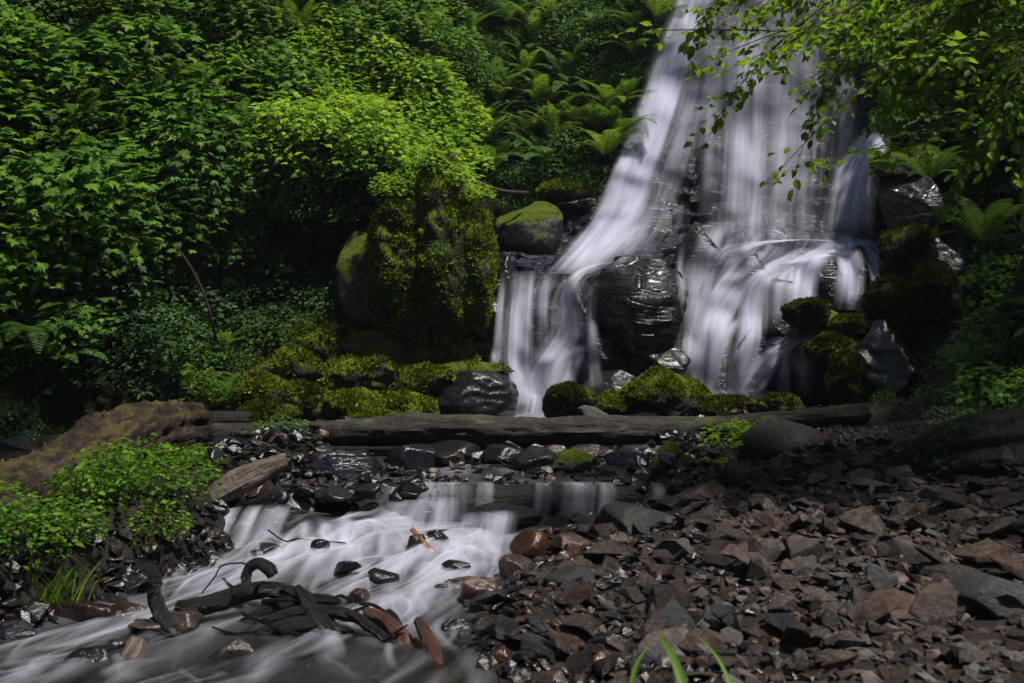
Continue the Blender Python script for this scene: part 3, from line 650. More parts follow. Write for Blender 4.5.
foam = .95 * bump2(XX, YY, -.75, 6.75, .75, .55) + .95 * bump2(XX, YY, -1.35, 6.5, .5, .35) + .8 * bump2(XX, YY, -.25, 6.9, .5, .5) + .75 * bump2(XX, YY, -.3, 6.1, .3, .35) + .75 * bump2(XX, YY, -1.9, 6.05, .5, .22)
foam += .32 * bump2(XX, YY, -.4, 5.4, .4, .6) + .36 * bump2(XX, YY, -2.1, 5.0, .4, .6) + .22 * bump2(XX, YY, -1.2, 5.4, .9, .4) + .22 * bump2(XX, YY, -1.3, 4.5, .9, .2) + .06
foam = np.clip(foam * (.85 + 2.4 * hum), 0, 1) * np.clip(np.minimum(UU + .06, 1.06 - UU) / .05, 0, 1)
flow = np.stack([(UU - .5) * 2.2, YY + .35 * (UU - .5)], -1).reshape(-1, 2)
V = np.stack([XX, YY, ZZ], -1).reshape(-1, 3)
o = meshobj('stream_water', V, gridfaces(len(uu), len(yy)), M['stream'], attrs=dict(foam=foam.ravel()), uv=flow)
tag(o, 'silky stream water running over stones towards the viewer', kind='structure')
# silky threads of white water along the current
SZ = BVHTree.FromPolygons([tuple(v) for v in V], [tuple(f) for f in gridfaces(len(uu), len(yy))])
rw = np.random.RandomState(9); TV = []; TF = []; TU = []; TD = []; n0 = 0
def foam_at(x, y):
    return (1.0 * bump2(x, y, -.75, 6.75, .75, .5) + 1.0 * bump2(x, y, -1.35, 6.5, .5, .35) + .8 * bump2(x, y, -.25, 6.9, .5, .5) + .8 * bump2(x, y, -.3, 6.1, .3, .35) + .8 * bump2(x, y, -1.9, 6.05, .5, .22)
            + .4 * bump2(x, y, -.4, 5.4, .4, .5) + .5 * bump2(x, y, -2.1, 5.0, .4, .6) + .35 * bump2(x, y, -1.2, 5.4, .9, .4) + .4 * bump2(x, y, -1.3, 4.5, .9, .2) + .12)
for q in range(620):
    y = rw.uniform(4.0, 7.45); u_ = rw.uniform(.02, .94); x = float(xl(y) + (xr(y) - xl(y)) * u_)
    if rw.uniform() > foam_at(x, y): continue
    L = rw.uniform(.25, 1.1); wd = rw.uniform(.03, .15); m = 16; ok = True; g = rw.uniform(.15, .6) * min(1, foam_at(x, y) + .2); ph = rw.uniform(0, 6); hh = rw.uniform(.004, .03)
    for i in range(m):
        s = i / (m - 1); yi = y - L * s; ui = u_ + .05 * math.sin(ph + s * 3); xi = float(xl(yi) + (xr(yi) - xl(yi)) * ui)
        for j in range(5):
            c_ = (j / 4 - .5); X_ = xi + c_ * wd * 1.2; Y_ = yi + c_ * wd * .5
            h_ = SZ.ray_cast(Vector((X_, Y_, 3)), Vector((0, 0, -1)))[0]; z_ = (h_.z if h_ else float(zw(Y_)))
            TV.append((X_, Y_, z_ + .004 + hh * math.sin(math.pi * s) * math.cos(c_ * 3))); TU.append((c_ * wd + q * .71, s * L * .8 + q * .3)); TD.append(g * math.sin(math.pi * s) ** .8 * math.cos(math.pi * c_) ** 1.5 if abs(c_) < .5 else 0)
    TF.append(gridfaces(5, m) + n0); n0 += 5 * m
tag(meshobj('white_water', TV, np.concatenate(TF), M['fall'], attrs=dict(dens=TD), uv=TU), 'silky white threads on the stream', kind='structure')
# pool above the low log weir, up to the foot of the falls
yy = np.linspace(7.62, 12.0, 130); uu = np.linspace(-.03, 1.03, 90)
YY, UU = np.meshgrid(yy, uu, indexing='ij'); XX = xl(YY) - .1 + (xr(YY) + .3 - xl(YY) + .1) * UU
hum = fbm(np.stack([XX, YY, XX * 0], -1).reshape(-1, 3), 1.8, 3, 35).reshape(XX.shape)
ZZ = zw(YY) + hum * .05
foam = np.clip(.10 + 1.0 * bump2(XX, YY, .3, 11.6, .5, .7) + .9 * bump2(XX, YY, 2.3, 11.7, 1.0, .5) + .5 * bump2(XX, YY, -.7, 8.3, .6, .5) + .5 * hum, 0, 1)
o = meshobj('pool_water', np.stack([XX, YY, ZZ], -1).reshape(-1, 3), gridfaces(len(uu), len(yy)), M['stream'], attrs=dict(foam=foam.ravel()), uv=np.stack([UU * 2.5, YY], -1).reshape(-1, 2))
tag(o, 'shallow water between the foot of the falls and the log weir', kind='structure')
# small spills over the weir and at the left
def spill(pts, wdt, dens=.9, seed=0):
    """pts: (x,y,z) down the middle of the spill"""
    C = crom(pts, 18); nu = 8; V = []; U = []; dd = []
    for i, c_ in enumerate(C):
        for j in range(nu):
            u_ = j / (nu - 1); V.append((c_[0] + (u_ - .5) * wdt * (1 + .4 * i / 18), c_[1], c_[2])); U.append((u_ * wdt + seed, i * .05 + seed)); dd.append(dens * min(1, i / 6) * math.sin(math.pi * u_) ** .7)
    return np.array(V), gridfaces(nu, 18), np.array(U), np.array(dd)
SP = []
for k, (px, wd) in enumerate([(452, .3), (486, .12), (543, .12), (578, .22), (606, .12), (656, .09), (428, .3)]):
    x = (px - 512) / F * 7.5; SP.append(spill([(x, 7.75, zw(7.7) + .01), (x, 7.55, .232), (x, 7.36, .215), (x - .01, 7.31, .12), (x - .02, 7.28, .0)], wd, .5, k))
for k, (x, y, wd) in enumerate([(-2.02, 6.75, .10), (-1.92, 6.72, .14), (-1.78, 6.72, .12), (-1.62, 6.75, .2), (-.62, 7.1, .5), (-.2, 6.45, .28), (-.05, 6.5, .2), (1.05, 7.0, .14)]):
    z = float(ground_z(np.array([x]), np.array([y]))[0])
    SP.append(spill([(x, y + .25, .16), (x, y + .1, .15), (x - .02, y, .08), (x - .05, y - .12, -.03), (x - .08, y - .22, -.06)], wd, .7, 20 + k))
n0 = 0; A = []; B = []; Cc = []; Dd = []
for v_, f_, u_, d_ in SP: A.append(v_); B.append(f_ + n0); Cc.append(u_); Dd.append(d_); n0 += len(v_)
o = meshobj('cascade_water', np.concatenate(A), np.concatenate(B), M['fall'], attrs=dict(dens=np.concatenate(Dd)), uv=np.concatenate(Cc)); tag(o, 'thin white spills over the log weir and the stones', kind='structure')

# ================================================================ logs, planks and driftwood
def limb(name, pts, mat, parent=None, seg=18, n=60, seed=0, rough=.06, cap=True, flat=1.0, rag=0.0, fine=0.0):
    """pts: (x,y,z,radius)"""
    C = crom(pts, n); Pp = C[:, :3]; Rr = np.maximum(C[:, 3], .002); T = np.gradient(Pp, axis=0); T /= np.linalg.norm(T, axis=1)[:, None]
    up = np.array([0, 0, 1.0]) if abs(T[:, 2]).mean() < .8 else np.array([0, 1.0, 0])
    X = np.cross(T, up); X /= np.linalg.norm(X, axis=1)[:, None]; Z = np.cross(X, T)
    a = np.linspace(0, 2 * np.pi, seg + 1); ln = np.concatenate([[0], np.cumsum(np.linalg.norm(np.diff(Pp, axis=0), axis=1))])
    ca, sa = np.cos(a), np.sin(a)
    S = np.stack([np.broadcast_to(ca, (n, seg + 1)) * 1.5, np.broadcast_to(sa, (n, seg + 1)) * 1.5, np.broadcast_to(ln[:, None] / max(Rr.mean(), .01) * .25, (n, seg + 1))], -1).reshape(-1, 3) + seed * 7.1
    dn_ = (1 + rough * (fbm(S, 1.0, 3, 41) * 2.2 + fbm(S * (3, 3, .6), 1.5, 3, 42) * 1.3)).reshape(n, seg + 1)
    if fine: dn_ = dn_ + fine * (fbm(S * (2.2, 2.2, 2.5), 2.6, 4, 44, ridge=True)).reshape(n, seg + 1)
    rad = Rr[:, None] * dn_
    if rag:
        rg = perlin(np.stack([ca * 2, sa * 2, ca * 0 + seed * 3.3], -1), 43) + .8 * perlin(np.stack([ca * 6, sa * 6, ca * 0 + seed], -1), 43)
    V = Pp[:, None] + X[:, None] * (rad * ca)[..., None] + Z[:, None] * (rad * sa * flat)[..., None]
    if rag: V[0] += T[0] * (rg * rag)[:, None]; V[-1] += T[-1] * (rg[::-1] * rag)[:, None]
    uv = np.stack([np.broadcast_to(a / (2 * np.pi), (n, seg + 1)), np.broadcast_to(ln[:, None], (n, seg + 1))], -1)
    V = V.reshape(-1, 3); uv = uv.reshape(-1, 2); Fq = gridfaces(seg + 1, n); tri = []
    if cap:
        for e, row, s_ in ((0, 0, 1), (n - 1, n - 1, -1)):
            c_ = len(V); V = np.vstack([V, Pp[e] - T[e] * s_ * (-.15) * Rr[e]]); uv = np.vstack([uv, [.5, ln[e]]])
            for j in range(seg): tri.append((c_, row * (seg + 1) + j + (1 if s_ > 0 else 0), row * (seg + 1) + j + (0 if s_ > 0 else 1)))
    return meshobj(name, V, [Fq, np.array(tri)] if tri else Fq, M[mat], parent, uv=uv)
def pxl(pts, rpx=True): return [(*at(px, py, Y), r_ / F * Y if rpx else r_) for px, py, Y, r_ in pts]
# long log across the stream
o = limb('fallen_log', pxl([(208, 434, 9.3, 9), (300, 434, 9.3, 11), (380, 431, 9.3, 13.5), (430, 429, 9.3, 14.5), (520, 431, 9.3, 13.5), (620, 431, 9.3, 13), (690, 431, 9.25, 13), (740, 425, 9.25, 10), (800, 419, 9.3, 9), (852, 415, 9.3, 10), (868, 414, 9.3, 7)]), 'log', seg=40, n=300, seed=1, rough=.12, rag=.05, fine=.16)
tag(o, 'long weathered log with moss patches lying right across the stream', 'log')
o = limb('wooden_plank', pxl([(214, 449, 9.2, 3), (330, 449, 9.2, 3), (440, 449, 9.2, 3), (470, 449, 9.2, 2)]), 'log_dark', seg=12, n=40, seed=3, rough=.04); tag(o, 'thin dark pole just beneath the long mossy log', 'pole')
o = limb('fallen_log', pxl([(-60, 419, 10.2, 10), (60, 420, 10.2, 10), (180, 421, 10.1, 10), (250, 419, 10.1, 8), (272, 419, 10.1, 4)]), 'log_dark', seg=20, n=90, seed=4, rough=.06, rag=.04); tag(o, 'straight black log along the foot of the leafy slope', 'log')
# rotten log on the left bank
o = limb('rotten_log', [(*at(186, 436, 8.3), .26), (*at(150, 442, 7.9), .29), (*at(95, 468, 7.1), .26), (*at(40, 498, 6.4), .25), (*at(-30, 536, 5.7), .27), (*at(-140, 590, 5.1), .28)], 'log_rot', seg=90, n=300, seed=5, rough=.17, rag=.10, fine=.30)
tag(o, 'thick rotten red brown log with moss lying along the left bank', 'log')
tufts(*(lambda me: (np.array([v.co[:] for v in me.vertices]), np.array([[p.vertices[0], p.vertices[1], p.vertices[2]] for p in me.polygons])))(o.data), 2600, .016, 3, .35, 'tuft', o)
o = limb('broken_log', pxl([(206, 502, 6.8, 10), (235, 485, 6.9, 12), (262, 471, 7.0, 11), (285, 461, 7.1, 8)]), 'log_grey', seg=36, n=110, seed=6, rough=.16, rag=.06, fine=.2); tag(o, 'short splintered grey brown log stub leaning on the bank by the stream', 'log')
# weir logs
o = limb('weir_log', pxl([(412, 502, 7.45, 13), (470, 501, 7.45, 15), (560, 501, 7.45, 15.5), (640, 501, 7.45, 15.5), (700, 502, 7.45, 14)]), 'log_dark', seg=24, n=110, seed=7, rough=.06); tag(o, 'soaked black log forming a low weir under the long log', 'log')
o = limb('fallen_log', pxl([(868, 508, 7.5, 9), (900, 484, 7.4, 22), (950, 462, 7.3, 34), (1005, 456, 7.2, 40), (1090, 450, 7.0, 46)]), 'log_dark', seg=60, n=200, seed=8, rough=.16, flat=.9, fine=.12); tag(o, 'big dark shaded log humped at the foot of the right bank', 'log')
# driftwood tangle
D = [
 ([(152, 578, 5.0, 6.5), (155, 600, 5.0, 7), (168, 624, 4.95, 8), (190, 640, 4.9, 9), (215, 646, 4.85, 9), (238, 645, 4.85, 8), (262, 634, 4.9, 8), (300, 625, 4.9, 8), (325, 626, 4.9, 7), (345, 640, 4.85, 7), (352, 655, 4.8, 5)], 'drift', 'curved black wet branch with a hooked upright end in the stream'),
 ([(176, 606, 5.1, 5), (190, 608, 5.1, 9), (215, 603, 5.1, 9), (245, 592, 5.15, 9), (275, 590, 5.2, 8), (300, 597, 5.15, 8), (318, 606, 5.1, 7)], 'drift', 'thick black branch with a frayed end lying behind the curved one'),
 ([(246, 590, 5.25, 4), (247, 572, 5.3, 5), (256, 563, 5.3, 5.5), (268, 568, 5.3, 6.5), (273, 576, 5.3, 5)], 'drift', 'short looped black root standing up at the top of the driftwood'),
 ([(238, 628, 5.0, 5), (262, 612, 5.05, 6), (292, 602, 5.1, 6), (322, 600, 5.05, 6), (340, 602, 5.0, 3)], 'drift', 'black branch crossing the middle of the driftwood heap'),
 ([(298, 588, 5.1, 4), (308, 604, 5.0, 7), (322, 622, 4.9, 8), (340, 646, 4.8, 7), (348, 660, 4.75, 5)], 'drift', 'knotted black root slanting down the right of the driftwood'),
 ([(262, 622, 4.95, 4), (300, 612, 4.98, 6), (345, 614, 4.9, 6), (372, 628, 4.8, 5), (400, 652, 4.7, 5)], 'drift', 'long thin black branch reaching right to the reddish pieces'),
 ([(366, 612, 4.95, 5), (380, 618, 4.9, 7), (394, 630, 4.8, 8), (406, 645, 4.75, 8), (412, 662, 4.7, 7)], 'drift_red', 'short knobbly brown root left of the pale red stick'),
 ([(388, 612, 4.95, 4), (396, 622, 4.9, 5), (404, 640, 4.85, 5)], 'drift', 'small dark stub beside the knobbly brown root'),
 ([(418, 620, 4.75, 5), (424, 632, 4.7, 6.5), (432, 650, 4.6, 8), (440, 672, 4.5, 8), (448, 700, 4.4, 8)], 'drift_red', 'pale red stripped stick standing at the edge of the stones'),
 ([(138, 640, 4.6, 8), (132, 655, 4.55, 12), (124, 675, 4.5, 13), (116, 705, 4.4, 13)], 'log_grey', 'short grey brown stump of wood at the lower left of the stream'),
 ([(300, 650, 4.75, 3), (340, 655, 4.7, 5), (385, 656, 4.65, 6), (420, 660, 4.6, 6)], 'drift', 'low black branch at the water line under the driftwood'),
]
for i, (pts, mt, lb) in enumerate(D):
    o = limb('driftwood_branch', pxl(pts), mt, seg=20, n=110, seed=20 + i, rough=.15, rag=.01); tag(o, lb, 'driftwood', 'driftwood in the stream')
rt = random.Random(31)
for k in range(16):
    x0 = rt.uniform(225, 400); y0 = rt.uniform(588, 650); Y0 = 5.15 - (y0 - 588) / 62 * .4; an = rt.uniform(-.9, .9) + (math.pi if rt.random() < .5 else 0); L = rt.uniform(18, 60)
    x1 = x0 + math.cos(an) * L; y1 = y0 + math.sin(an) * L * .6
    o = limb('driftwood_twig', pxl([(x0, y0, Y0, rt.uniform(1.6, 3.2)), ((x0 + x1) / 2 + rt.uniform(-5, 5), (y0 + y1) / 2 + rt.uniform(-6, 3), Y0 - .03, 1.8), (x1, y1, Y0 - .02, 1.0)]), 'drift', seg=8, n=26, seed=70 + k, rough=.2, rag=.008)
    tag(o, 'short broken black twig caught in the driftwood tangle', 'twig', 'broken twigs in the driftwood')
o = limb('stick', pxl([(412, 529, 6.4, 2.6), (420, 538, 6.35, 2.4), (428, 547, 6.3, 2.4), (433, 554, 6.28, 3.4)]), 'stick_orange', seg=10, n=24, seed=40, rough=.08); tag(o, 'short orange stick propped against a stone in the white water', 'stick')
o = limb('twig', pxl([(202, 593, 5.2, .9), (214, 578, 5.2, .9), (222, 566, 5.2, .9), (240, 563, 5.25, .9), (252, 566, 5.25, .8)]), 'drift', seg=6, n=30, seed=41); tag(o, 'thin black twig arching over the driftwood', 'twig')
o = limb('twig', pxl([(268, 530, 6.6, .8), (285, 541, 6.5, .8), (300, 539, 6.5, .8), (346, 543, 6.4, .7)]), 'drift', seg=6, n=30, seed=42); tag(o, 'thin dark twig caught across the white cascade', 'twig')
o = limb('bare_branch', pxl([(176, 246, 9.9, 1.2), (190, 266, 9.95, 1.3), (203, 292, 10.0, 1.4), (211, 318, 10.05, 1.5), (216, 340, 10.2, 1.6)]), 'twig', seg=8, n=30, seed=43); tag(o, 'bare pale stem hanging in the dark hollow of the left slope', 'branch')
o = limb('bare_branch', pxl([(470, 178, 12.6, 2.2), (490, 188, 12.6, 2.4), (508, 192, 12.7, 2.4), (528, 193, 12.9, 2.0)]), 'twig', seg=8, n=30, seed=44); tag(o, 'dead branch lying below the ferns beside the falls', 'branch')
o = limb('twig', pxl([(738, 514, 6.9, 1.0), (742, 500, 7.0, 1.0), (752, 488, 7.1, 1.0), (778, 472, 7.3, .8)]), 'log_grey', seg=6, n=24, seed=45); tag(o, 'pale bent twig among the brown stones below the flat rock', 'twig')
for k, (a_, b_) in enumerate([((905, 500, 7.4), (925, 484, 7.6)), ((820, 440, 9.0), (850, 432, 9.2)), ((878, 512, 7.2), (940, 505, 7.2))]):
    m_ = ((a_[0] + b_[0]) / 2, (a_[1] + b_[1]) / 2 - 3, (a_[2] + b_[2]) / 2)
    o = limb('twig', pxl([(*a_, .8), (*m_, .8), (*b_, .6)]), 'log_grey', seg=6, n=16, seed=46 + k); tag(o, ['thin pale twig leaning on the dark log of the right bank', 'thin twig lying on the soil by the end of the long log', 'thin twig lying flat on the stones below the dark log'][k], 'twig')

# ================================================================ stones in and beside the stream
SR = [
 ((745, 432, 826, 484), 8.2, 101, 'grey_stone', 'large flat topped grey rock beside the leafy plant', dict(cuts=5, dmin=.72, depth=.8)),
 ((386, 440, 442, 484), 8.5, 102, 'wet_rock', 'shiny wet slab leaning under the long log', dict(cuts=10)),
 ((505, 448, 560, 488), 8.4, 103, 'wet_rock', 'wet wedge rock with a pale shining face under the log', dict(cuts=8)),
 ((548, 452, 598, 490), 8.3, 104, 'wet_rock_mossy', 'dark rock with a green mossy corner above the weir', dict(cuts=9)),
 ((444, 446, 500, 474), 8.9, 105, 'wet_rock', 'low wet slab between the shiny slab and the wedge rock', dict(cuts=9)),
 ((618, 446, 660, 466), 8.8, 106, 'wet_rock', 'thin flat slab tilted beneath the long log', dict(cuts=9)),
 ((590, 464, 650, 492), 8.1, 107, 'wet_rock', 'rock with water threads above the right end of the weir', dict(cuts=10)),
 ((644, 445, 690, 520), 7.9, 108, 'wet_rock_mossy', 'black mossy rock under the right part of the long log', dict(cuts=8)),
 ((430, 478, 470, 505), 7.9, 109, 'wet_rock', 'black rounded stone breaking the white water above the weir', dict(cuts=8)),
 ((462, 506, 542, 534), 6.95, 110, 'wet_rock', 'broad glistening black slab below the weir', dict(cuts=9, depth=.9)),
 ((540, 510, 590, 536), 6.95, 111, 'wet_rock', 'wet black stone right of the glistening slab', dict(cuts=10)),
 ((565, 516, 650, 540), 6.8, 112, 'wet_rock', 'low wet slab ridge at the head of the brown stones', dict(cuts=10)),
 ((588, 522, 680, 562), 6.5, 113, 'grey_stone', 'long slanting dark grey slab beside the brown stones', dict(cuts=8)),
 ((510, 532, 552, 566), 6.2, 114, 'wet_brown', 'rounded wet brown stone at the edge of the cascade', dict(cuts=7)),
 ((545, 534, 592, 560), 6.2, 115, 'wet_brown', 'wet brown stone right of the rounded brown one', dict(cuts=9)),
 ((496, 556, 545, 592), 5.75, 116, 'wet_brown', 'pointed wet brown stone at the water edge', dict(cuts=9)),
 ((456, 572, 506, 612), 5.4, 117, 'wet_brown', 'reddish wet stone jutting into the stream', dict(cuts=8)),
 ((470, 580, 530, 645), 5.15, 118, 'wet_rock', 'tall broken wet rock on the shoreline', dict(cuts=11)),
 ((530, 560, 575, 600), 5.6, 119, 'wet_rock', 'dark wet stone with a bright wet edge', dict(cuts=10)),
 ((545, 590, 600, 615), 5.3, 120, 'grey_stone', 'flat pale grey stone near the shoreline', dict(cuts=10)),
 ((364, 568, 399, 590), 5.75, 121, 'wet_rock', 'small pointed wet stone alone in the stream', dict(cuts=9)),
 ((405, 530, 425, 562), 6.35, 122, 'wet_brown', 'thin upright red brown stone behind the orange stick', dict(cuts=8)),
 ((425, 530, 450, 548), 6.5, 123, 'wet_rock', 'round dark stone in the white water right of the orange stick', dict(cuts=7)),
 ((308, 540, 330, 560), 6.35, 124, 'wet_rock', 'small wet cube shaped stone in the cascade', dict(cuts=8)),
 ((285, 545, 322, 566), 6.4, 125, 'wet_brown', 'low brown stone under the twig in the cascade', dict(cuts=7)),
 ((196, 640, 260, 690), 4.6, 126, 'wet_brown', 'rounded red brown boulder under the curved branch', dict(cuts=6, depth=.8)),
 ((340, 590, 372, 612), 5.35, 127, 'wet_brown', 'submerged brown stone behind the driftwood', dict(cuts=7)),
 ((148, 612, 200, 636), 4.95, 128, 'wet_brown', 'flat brown stone just under the water at the hooked branch', dict(cuts=7)),
 ((310, 490, 356, 520), 7.4, 129, 'wet_rock', 'pale veined wet rock at the head of the left cascade', dict(cuts=9)),
 ((270, 492, 318, 524), 7.3, 130, 'wet_rock', 'dark wet rock left of the pale veined rock', dict(cuts=10)),
 ((350, 484, 385, 515), 7.5, 131, 'wet_rock', 'wet stone right of the pale veined rock', dict(cuts=10)),
 ((225, 500, 282, 530), 7.1, 132, 'wet_rock', 'low wet ledge stone at the left bank', dict(cuts=11)),
 ((205, 488, 250, 530), 7.0, 133, 'wet_rock', 'smooth wet black stone with threads of water under the herbs', dict(cuts=7)),
 ((290, 455, 400, 505), 8.1, 134, 'cliff_rock', 'black overhung rock in the shade beneath the long log', dict(cuts=7)),
 ((165, 520, 215, 560), 6.3, 135, 'wet_rock', 'dark stones edging the left bank beneath the herbs', dict(cuts=11)),
 ((105, 560, 165, 600), 5.6, 136, 'wet_rock', 'dark wet bank stone right of the low grass', dict(cuts=11)),
 ((30, 596, 110, 640), 5.1, 137, 'wet_brown', 'wet purple brown stone on the left shore', dict(cuts=10)),
 ((-30, 625, 50, 670), 4.8, 138, 'cliff_face', 'dark wet stone at the lower left shore', dict(cuts=10)),
 ((960, 628, 1075, 690), 4.05, 139, 'grey_stone', 'large flat brown grey slab at the lower right', dict(cuts=6, depth=1.0)),
 ((846, 632, 935, 680), 4.15, 140, 'dry_stone', 'broad rusty brown angular stone at the lower right', dict(cuts=8)),
 ((910, 645, 990, 690), 4.1, 141, 'dry_stone', 'wedge shaped rusty stone beside the large flat slab', dict(cuts=8)),
 ((640, 648, 730, 690), 4.1, 142, 'dry_stone', 'pale rusty flat stone behind the grass blades', dict(cuts=7)),
 ((740, 650, 805, 680), 4.15, 143, 'dry_stone', 'low triangular brown stone right of the grass blades', dict(cuts=8)),
 ((775, 555, 825, 592), 5.3, 144, 'dry_stone', 'rusty block with one clean face in the middle of the scree', dict(cuts=6)),
 ((676, 492, 728, 524), 7.2, 145, 'dry_stone', 'brown gabled stone at the top of the scree', dict(cuts=8)),
 ((724, 482, 752, 512), 7.5, 146, 'dry_stone', 'upright brown stone next to the leafy plant', dict(cuts=8)),
 ((804, 462, 836, 484), 7.9, 147, 'dry_stone', 'flat brown stone right of the large grey rock', dict(cuts=8)),
 ((810, 474, 850, 500), 7.4, 148, 'grey_stone', 'grey wedge stone behind the scree', dict(cuts=9)),
 ((920, 508, 972, 532), 6.4, 149, 'dry_stone', 'long low dark brown stone under the shaded log', dict(cuts=9)),
 ((790, 508, 826, 530), 6.5, 150, 'dry_stone', 'rounded brown block in the upper scree', dict(cuts=8)),
 ((0, 448, 40, 474), 8.6, 151, 'grey_stone', 'dark stone behind the rotten log', dict(cuts=9)),
 ((196, 436, 240, 470), 8.6, 152, 'wet_rock', 'dark rock between the rotten log and the long log', dict(cuts=9)),
 ((640, 470, 700, 512), 8.0, 153, 'cliff_rock', 'black rock in the shadow behind the leafy plant', dict(cuts=8)),
 ((690, 455, 760, 490), 8.5, 154, 'cliff_rock', 'black rock under the leafy plant', dict(cuts=8)),
 ((575, 405, 612, 424), 10.4, 155, 'grey_stone', 'pale stones heaped between the mossy rocks behind the log', dict(cuts=8)),
]
for box, Y, sd_, mt, lb, kw in SR:
    rock('stone', box, Y, sd_, mt, lb, 'stone', 'rocks in and beside the stream', sub=5, sit=(mt in ('dry_stone', 'grey_stone')), **kw)
for i, (box, Y, lb) in enumerate([((222, 446, 300, 486), 9.0, 'added black rock standing in for shade beneath the left end of the long log'), ((296, 442, 352, 476), 9.1, 'added broken black rock standing in for shade under the long log where the stream begins'), ((330, 462, 392, 492), 8.4, 'wet dark rock at the left edge of the water behind the weir'),  # first two are added black rocks that stand in for shade under the log
    ((395, 500, 440, 522), 7.2, 'dark rock where the left cascade starts'), ((250, 516, 285, 540), 6.8, 'dark stone dividing the left water threads'), ((440, 560, 470, 580), 5.9, 'low dark stone washed by the cascade'), ((600, 505, 640, 522), 7.3, 'dark stone against the front of the weir'), ((650, 500, 700, 530), 7.2, 'dark stone at the right end of the weir'),
    ((255, 640, 300, 670), 4.75, 'dark half sunken stone right of the rounded red brown boulder'), ((440, 620, 475, 650), 4.9, 'dark stone at the water edge beside the pale red stick'), ((60, 650, 130, 690), 4.5, 'drowned dark stone near the wood stump'), ((330, 560, 362, 576), 5.9, 'small flat stone under the cascade')]):
    rock('stone', box, Y, 160 + i, 'wet_rock' if i % 3 else 'cliff_rock', lb, 'stone', 'rocks in and beside the stream', sub=5, cuts=9)
# loose angular stones: 14 shapes
def shard(seed, flat):
    r = random.Random(seed); bm = bmesh.new()
    for _ in range(13):
        v = Vector([r.gauss(0, 1) for _ in range(3)]).normalized() * r.uniform(.75, 1.05)
        bm.verts.new((v.x, v.y * r.uniform(.6, 1), v.z * flat))
    bmesh.ops.convex_hull(bm, input=bm.verts[:])
    bmesh.ops.delete(bm, geom=[v for v in bm.verts if not v.link_faces], context='VERTS')
    bmesh.ops.dissolve_limit(bm, angle_limit=R(14), verts=bm.verts[:], edges=bm.edges[:])
    bmesh.ops.bevel(bm, geom=bm.edges[:], offset=.022, segments=1, affect='EDGES', clamp_overlap=True)
    bmesh.ops.triangulate(bm, faces=bm.faces[:])
    V = np.array([v.co[:] for v in bm.verts]); Fc = np.array([[v.index for v in f.verts] for f in bm.faces]); bm.free(); return V, Fc
SH = [shard(500 + k, .28 + .04 * (k % 7)) for k in range(14)]
rg_ = np.random.RandomState(77); ST = []
def stones(n, smin, smax, ylo, yhi, power, lift=0.0):
    k = 0
    while k < n:
        y = rg_.uniform(ylo, yhi); x = rg_.uniform(-.6, .62 * y + .3)
        if x > xh(y) - .1 + .2 * math.sin(y * 3): continue
        d_ = x - xr(y)
        if d_ < -.18 + .1 * math.sin(y * 7): continue
        pxx = 512 + F * x / y
        s = smin + (smax - smin) * rg_.uniform() ** power
        if x > ip(y, [3, 6, 8.5, 10], [9, 3.2, 2.9, 2.6]): s *= .6
        ST.append((x, y, s, d_, lift)); k += 1
stones(6200, .02, .065, 3.3, 9.2, 1.6)
stones(620, .05, .115, 3.5, 8.2, 2.0, .02)
stones(120, .11, .18, 3.9, 7.6, 1.5, .03)
stones(500, .03, .08, 8.0, 10.8, 1.5)
ST = np.array(ST); gzs = ground_z(ST[:, 0], ST[:, 1])
pxs = 512 + F * ST[:, 0] / ST[:, 1]; pys = 341.5 + F * (1.3 - gzs) / ST[:, 1]
inview = (pxs > 5) & (pxs < 1019) & (pys < 678)
size_px = ST[:, 2] / ST[:, 1] * inview
big = np.argsort(-size_px)[:215]; isbig = np.zeros(len(ST), bool); isbig[big] = True
def eulm(a, b, c): return np.array(Euler((a, b, c)).to_matrix())
mbs = {'dry_stone': MB(), 'grey_stone': MB(), 'wet_brown': MB(), 'wet_rock': MB()}
shd = {}
def matfor(d_, q): 
    if d_ < .5: return 'wet_brown' if q < .6 else 'wet_rock'
    if d_ < 1.3 and q < .4: return 'wet_brown' if q < .2 else 'wet_rock'
    return 'grey_stone' if q > .78 else 'dry_stone'
adj = ['flat', 'chunky', 'wedge shaped', 'thin', 'blocky']; colr = {'dry_stone': 'reddish brown', 'grey_stone': 'grey', 'wet_brown': 'wet brown', 'wet_rock': 'wet black'}
for i, (x, y, s, d_, lf) in enumerate(ST):
    q = rg_.uniform(); mt = matfor(d_, q); k = rg_.randint(14)
    e = (rg_.normal() * .36, rg_.normal() * .36, rg_.uniform(0, 6.28)); z = gzs[i] + lf + s * .12; sc_ = s * np.array([1, rg_.uniform(.7, 1), rg_.uniform(.8, 1.25)])
    if isbig[i]:
        key = (k, mt)
        if key not in shd: 
            o = meshobj('loose_stone', SH[k][0], SH[k][1], M[mt], smooth=False); shd[key] = o
        else: o = shd[key].copy(); COL.objects.link(o)
        o.location = (x, y, z); o.rotation_euler = e; o.scale = sc_
        where = 'near the wet shoreline' if d_ < .9 else ('low in the scree closest to the viewer' if y < 4.9 else ('in the middle of the scree' if y < 6.3 else 'at the far top of the scree'))
        tag(o, f'loose angular {colr[mt]} stone lying {where}', 'stone', f'loose {colr[mt]} stones {where}')
    else:
        mbs[mt].inst(SH[k][0], SH[k][1], (eulm(*e) * sc_)[None], np.array([[x, y, z]]))
for mt, mb in mbs.items():
    o = mb.build('gravel', M[mt], smooth=False); tag(o, f'small {colr[mt]} gravel spread over the bank', kind='stuff')
